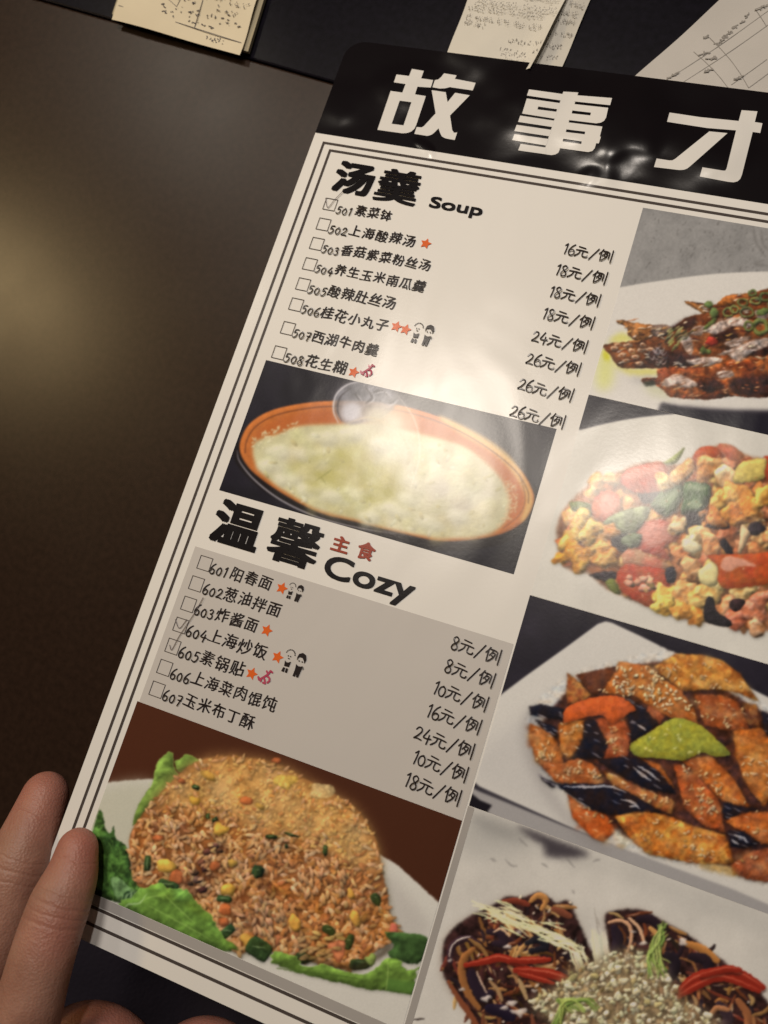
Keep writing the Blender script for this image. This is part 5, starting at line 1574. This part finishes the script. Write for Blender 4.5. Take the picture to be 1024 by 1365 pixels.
# two till receipts, one half over the other
rc_m = slip_mat('receipt_paper', (0.70, 0.675, 0.61))
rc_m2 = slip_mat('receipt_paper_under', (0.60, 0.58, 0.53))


def receipt(label, corners, lift, mat, rows, z0):
    r = bpy.data.objects.new('receipt', None)
    COL.objects.link(r)
    r.location = on_table(*np.mean(corners, 0))
    r.matrix_world = Matrix.Translation(r.location)
    tag(r, label, 'receipt')
    o, at = sheet('receipt_paper', corners, lift, mat, parent=r, z0=z0)
    rebase(o, r.location)
    st = []
    for t, s0, s1, k in rows:
        st += scribble_row(s0, s1, t, 0.045, int(k * 1.5), rg, 0.12)
    o = marks('faded_print', at, st, 0.00025, PRINT, r)
    rebase(o, r.location)
    return r


receipt('pale till receipt with curled right edge, lying over another behind the menu header', [(594, 84), (708, 104), (768, -20), (642, -44)],
        lambda s, t: 0.0012 + 0.0035 * np.clip((s - 0.72) / 0.28, 0, 1) ** 2 * (1 - 0.5 * t), rc_m,
        [(.20, .55, .98, 9), (.30, .60, .98, 8), (.40, .06, .30, 6), (.46, .05, .90, 18), (.56, .04, .86, 18), (.62, .10, .98, 18), (.74, .30, .94, 14), (.82, .24, .9, 14), (.12, .6, .9, 7)], 0.0)
receipt('shaded till receipt half covered by the curled one, behind the menu header', [(690, 92), (748, 96), (800, -30), (735, -42)],
        lambda s, t: 0.0004 + 0 * s, rc_m2,
        [(.12, .2, .8, 7), (.24, .3, .8, 6), (.36, .3, .95, 8), (.48, .3, .9, 8), (.56, .35, .9, 8), (.66, .3, .95, 8), (.78, .3, .9, 8)], 0.0)

# ruled form, upside down
fm = bpy.data.objects.new('paper_form', None)
COL.objects.link(fm)
FC = [(820, 128), (1080, 190), (1340, -60), (990, -24)]
fm.location = on_table(960, 80)
fm.matrix_world = Matrix.Translation(fm.location)
tag(fm, 'large pale ruled paper form poking out behind the right of the menu header', 'form')
o, at = sheet('form_sheet', FC, lambda s, t: 0.0006 + 0.0015 * np.clip(0.2 - t, 0, 1) * s, slip_mat('form_paper', (0.56, 0.54, 0.52)), parent=fm)
rebase(o, fm.location)


def inv(px, py):                                # sheet coordinates of a place in the picture, by search
    best, bs = None, 1e9
    for s in np.linspace(0, 1, 61):
        for t in np.linspace(0, 1, 61):
            p = at(s, t)
            w = (Matrix(M_MENU).inverted() @ Vector(p))
            x, y = menu_px(w.x, w.y, w.z)
            e = (float(x) - px) ** 2 + (float(y) - py) ** 2
            if e < bs:
                best, bs = (s, t), e
    return best


GRID = [((880, 112), (1024, 14)), ((905, 115), (1024, 34)), ((945, 52), (1000, 118)), ((925, 68), (972, 122)), ((975, 112), (1024, 78)), ((1004, 12), (1024, 36)), ((1000, 118), (1024, 100)), ((890, 108), (900, 118))]
st = []
for a, b in GRID:
    p, q = np.array(inv(*a)), np.array(inv(*b))
    st.append([tuple(p + (q - p) * k) for k in (0, .25, .5, .75, 1)])
o = marks('ruled_line', at, st, 0.00022, PRINT, fm)
rebase(o, fm.location)
st = []
for (a, b, k) in (((955, 58), (1000, 18), 16), ((938, 54), (945, 48), 3), ((938, 72), (944, 68), 3), ((945, 80), (955, 76), 4), ((940, 98), (948, 92), 4), ((897, 104), (903, 98), 3), ((980, 108), (984, 104), 3), ((1014, 12), (1022, 8), 3)):
    p, q = np.array(inv(*a)), np.array(inv(*b))
    for i in range(k * 3):
        c = p + (q - p) * rg.random()
        e = c + (rg.random(2) - .5) * 0.035
        st.append([tuple(c), tuple(e)])
o = marks('faded_print', at, st, 0.00035, PRINT, fm)
rebase(o, fm.location)

# ------------------------------------------------------------------ the reader: left hand on the menu's corner, dark trousers
def skin_material():
    m, nt, b = material('skin', (0.42, 0.22, 0.15), 0.48, 0.4)
    tc = nd(nt, 'ShaderNodeTexCoord')
    n = nd(nt, 'ShaderNodeTexNoise', Scale=90.0, Detail=4.0)
    nt.links.new(tc.outputs['Object'], n.inputs['Vector'])
    r = nd(nt, 'ShaderNodeValToRGB')
    r.color_ramp.elements[0].position, r.color_ramp.elements[1].position = 0.3, 0.7
    r.color_ramp.elements[0].color = (0.285, 0.138, 0.100, 1)
    r.color_ramp.elements[1].color = (0.40, 0.215, 0.160, 1)
    nt.links.new(n.outputs['Fac'], r.inputs['Fac'])
    at = nd(nt, 'ShaderNodeVertexColor', layer_name='blush')
    mx = nd(nt, 'ShaderNodeMix', data_type='RGBA')
    nt.links.new(at.outputs['Color'], mx.inputs['Factor'])
    nt.links.new(r.outputs['Color'], mx.inputs[6])
    mx.inputs[7].default_value = (0.44, 0.165, 0.130, 1)
    nt.links.new(mx.outputs[2], b.inputs['Base Color'])
    b.inputs['Subsurface Weight'].default_value = 0.25
    b.inputs['Subsurface Radius'].default_value = (0.004, 0.0015, 0.0008)
    b.inputs['Subsurface Scale'].default_value = 1.0
    v = nd(nt, 'ShaderNodeTexVoronoi', Scale=1400.0)
    nt.links.new(tc.outputs['Object'], v.inputs['Vector'])
    n2 = nd(nt, 'ShaderNodeTexNoise', Scale=260.0, Detail=3.0)
    nt.links.new(tc.outputs['Object'], n2.inputs['Vector'])
    ad = nd(nt, 'ShaderNodeMath', operation='ADD')
    nt.links.new(v.outputs['Distance'], ad.inputs[0])
    nt.links.new(n2.outputs['Fac'], ad.inputs[1])
    wob = nd(nt, 'ShaderNodeVectorMath', operation='MULTIPLY_ADD')
    wn = nd(nt, 'ShaderNodeTexNoise', Scale=170.0, Detail=2.0)
    nt.links.new(tc.outputs['Object'], wn.inputs['Vector'])
    nt.links.new(wn.outputs['Color'], wob.inputs[0])
    wob.inputs[1].default_value = (0.0022, 0.0022, 0.0022)
    nt.links.new(tc.outputs['Object'], wob.inputs[2])
    for a, b2, w, dep in CREASES:               # skin folds across the finger joints
        p0, dr = a - HAND_AT, (b2 - a) / np.linalg.norm(b2 - a)
        sb = nd(nt, 'ShaderNodeVectorMath', operation='SUBTRACT')
        sb.inputs[1].default_value = tuple(p0 + 0.0011)
        nt.links.new(wob.outputs[0], sb.inputs[0])
        dt = nd(nt, 'ShaderNodeVectorMath', operation='DOT_PRODUCT')
        dt.inputs[1].default_value = tuple(dr)
        nt.links.new(sb.outputs[0], dt.inputs[0])
        ab = nd(nt, 'ShaderNodeMath', operation='ABSOLUTE')
        nt.links.new(dt.outputs['Value'], ab.inputs[0])
        gr = nd(nt, 'ShaderNodeMapRange', interpolation_type='SMOOTHSTEP')
        gr.inputs['From Max'].default_value = w
        gr.inputs['To Min'].default_value, gr.inputs['To Max'].default_value = -dep, 0.0
        nt.links.new(ab.outputs[0], gr.inputs['Value'])
        ln = nd(nt, 'ShaderNodeVectorMath', operation='LENGTH')
        nt.links.new(sb.outputs[0], ln.inputs[0])
        mk = nd(nt, 'ShaderNodeMapRange')
        mk.inputs['From Min'].default_value, mk.inputs['From Max'].default_value = 0.010, 0.0145
        mk.inputs['To Min'].default_value, mk.inputs['To Max'].default_value = 1.0, 0.0
        nt.links.new(ln.outputs['Value'], mk.inputs['Value'])
        ml = nd(nt, 'ShaderNodeMath', operation='MULTIPLY')
        nt.links.new(gr.outputs[0], ml.inputs[0])
        nt.links.new(mk.outputs[0], ml.inputs[1])
        sm2 = nd(nt, 'ShaderNodeMath', operation='ADD')
        nt.links.new(ad.outputs[0], sm2.inputs[0])
        nt.links.new(ml.outputs[0], sm2.inputs[1])
        ad = sm2
    bp = nd(nt, 'ShaderNodeBump', Strength=0.3, Distance=0.0004)
    nt.links.new(ad.outputs[0], bp.inputs['Height'])
    nt.links.new(bp.outputs['Normal'], b.inputs['Normal'])
    return m


def H(px, py, h):                               # world place over the menu plane
    return menu_to_world(on_menu(px, py, h))


HAND_AT = H(-20, 1580, -.010)
CREASES = [(H(82, 1202, .010), H(66, 1245, .011), 0.0009, 1.6), (H(77, 1214, .010), H(62, 1255, .011), 0.0007, 1.2), (H(72, 1228, .010), H(58, 1270, .011), 0.0009, 1.4), (H(87, 1190, .010), H(72, 1230, .011), 0.0006, 0.8),
           (H(26, 1150, 0), H(8, 1200, 0), 0.0009, 1.5), (H(21, 1163, 0), H(4, 1212, 0), 0.0008, 1.3), (H(31, 1137, 0), H(14, 1184, 0), 0.0006, 0.8),
           (H(55, 1078, -.002), H(44, 1104, -.002), 0.0006, 0.9), (H(100, 1146, .008), H(92, 1172, .009), 0.0006, 0.9)]


def tube(V, F, path, radii, flat=1.0, seg=20, tip=True):
    P = spline(np.array(path), 6, closed=False)
    r = np.interp(np.linspace(0, len(radii) - 1, len(P)), np.arange(len(radii)), radii)
    d = np.gradient(P, axis=0)
    d /= np.linalg.norm(d, axis=1)[:, None]
    up0 = N_MENU
    rings = []
    if tip:                                      # rounded fingertip
        for a in (0.12, 0.4, 0.7, 1.0, 1.3):
            rings.append((P[0] - d[0] * r[0] * 1.05 * math.cos(a), r[0] * math.sin(a), d[0]))
    rings += [(P[i], r[i], d[i]) for i in range(len(P))]
    for a in (1.2, 0.8, 0.4, 0.12):
        rings.append((P[-1] + d[-1] * r[-1] * math.cos(a), r[-1] * math.sin(a), d[-1]))
    b = len(V)
    for c, rad, dd in rings:
        x = np.cross(dd, up0)
        x /= np.linalg.norm(x)
        y = np.cross(x, dd)
        for k in range(seg):
            a = 2 * math.pi * k / seg
            V.append(c + x * rad * math.cos(a) + y * rad * flat * math.sin(a))
    for i in range(len(rings) - 1):
        for k in range(seg):
            k2 = (k + 1) % seg
            F.append((b + i * seg + k, b + i * seg + k2, b + (i + 1) * seg + k2, b + (i + 1) * seg + k))
    F.append(tuple(b + k for k in range(seg))[::-1])
    F.append(tuple(b + (len(rings) - 1) * seg + k for k in range(seg)))


HV, HF = [], []
# finger lying on the face of the menu
tube(HV, HF, [H(103, 1134, .0072), H(95, 1168, .0082), H(80, 1205, .0098), H(64, 1250, .0112), H(48, 1305, .0122), H(30, 1375, .011), H(10, 1450, .006), H(-40, 1560, -.006)],
     [.0062, .0077, .0088, .0090, .0092, .0098, .0115, .014], 0.92)
# finger along the left edge
tube(HV, HF, [H(60, 1062, -.004), H(46, 1100, -.002), H(28, 1145, .000), H(8, 1200, .001), H(-14, 1270, .001), H(-38, 1350, -.002), H(-60, 1450, -.006), H(-80, 1560, -.012)],
     [.0074, .0086, .0098, .0102, .0104, .0110, .0120, .014], 0.95)
# fingers folded under the lower edge
tube(HV, HF, [H(235, 1580, -.034), H(212, 1490, -.028), H(178, 1420, -.021), H(134, 1386, -.016), H(88, 1396, -.015), H(40, 1480, -.014), H(-30, 1570, -.014)],
     [.0075, .0085, .0095, .0102, .0100, .0110, .013], 0.95)
tube(HV, HF, [H(380, 1500, -.034), H(320, 1420, -.030), H(275, 1396, -.028), H(232, 1420, -.026), H(150, 1500, -.022), H(60, 1580, -.018), H(-20, 1620, -.016)],
     [.0070, .0080, .0086, .0092, .0100, .0110, .013], 0.95)
tube(HV, HF, [H(360, 1640, -.036), H(290, 1560, -.034), H(220, 1560, -.030), H(140, 1600, -.026), H(40, 1660, -.020), H(-20, 1680, -.018)],
     [.0062, .0074, .0080, .0090, .0100, .013], 0.95)
# palm and wrist, out of the picture
tube(HV, HF, [H(40, 1500, -.004), H(-20, 1580, -.010), H(-60, 1700, -.016), H(-100, 1900, -.02), H(-150, 2200, -.03), H(-190, 2500, -.04)], [.016, .026, .031, .027, .024, .026], 0.6, tip=True)
hand_me = mesh_of('person', HV, HF, True)
tmp = link('person', hand_me, None)
md = tmp.modifiers.new('fuse', 'REMESH')
md.mode = 'VOXEL'
md.voxel_size = 0.0009
md.use_smooth_shade = True
sm = tmp.modifiers.new('soften', 'SMOOTH')
sm.factor, sm.iterations = 0.5, 8
bpy.context.view_layer.update()
me = bpy.data.meshes.new_from_object(tmp.evaluated_get(bpy.context.evaluated_depsgraph_get()))
bpy.data.objects.remove(tmp)
me.polygons.foreach_set('use_smooth', [True] * len(me.polygons))
co = np.empty(len(me.vertices) * 3)
me.vertices.foreach_get('co', co)
co = co.reshape(-1, 3)
bl = np.zeros(len(co))
for c, r in ((H(112, 1125, .008), .016), (H(60, 1058, -.004), .018), (H(80, 1240, .012), .012), (H(140, 1378, -.014), .02), (H(268, 1395, -.026), .018)):
    bl = np.maximum(bl, np.clip(1 - np.linalg.norm(co - c, axis=1) / r, 0, 1) * 0.9)
a = me.color_attributes.new('blush', 'FLOAT_COLOR', 'POINT')
a.data.foreach_set('color', np.repeat(np.stack([bl], 1), 4, 1).astype(np.float32).ravel())
origin = H(-20, 1580, -.010)
me.vertices.foreach_set('co', (co - origin).ravel())
hand = link('person', me, skin_material())
hand.location = origin
tag(hand, 'left hand gripping the lower left corner of the menu', 'person')

# trousers below the table edge
m_tr, nt, b = material('dark_cloth', (0.020, 0.017, 0.028), 0.85, 0.15)
tc = nd(nt, 'ShaderNodeTexCoord')
n = nd(nt, 'ShaderNodeTexNoise', Scale=500.0, Detail=2.0)
nt.links.new(tc.outputs['Object'], n.inputs['Vector'])
bp = nd(nt, 'ShaderNodeBump', Strength=0.5, Distance=0.001)
nt.links.new(n.outputs['Fac'], bp.inputs['Height'])
nt.links.new(bp.outputs['Normal'], b.inputs['Normal'])
c0 = on_table(200, 1330, -0.16)
N = 90
X, Y = np.meshgrid(np.linspace(-0.32, 0.40, N), np.linspace(-0.40, 0.16, N))
rr = np.random.default_rng(9)
Zc = -0.16 + 0.055 * np.exp(-((X - 0.16) / 0.085) ** 2) + 0.055 * np.exp(-((X + 0.06) / 0.085) ** 2) + 0.010 * vnoise(N, N, 12, rr, 4) - 0.04
Vt = np.stack([X.ravel() + c0[0] - origin[0], Y.ravel() + c0[1] - origin[1], Zc.ravel() - origin[2]], 1)
Ft = [(j * N + i, j * N + i + 1, (j + 1) * N + i + 1, (j + 1) * N + i) for j in range(N - 1) for i in range(N - 1)]
tr = link('trousers', mesh_of('trousers', Vt, Ft, True), m_tr, hand)
tr['label'] = 'dark navy trousers'
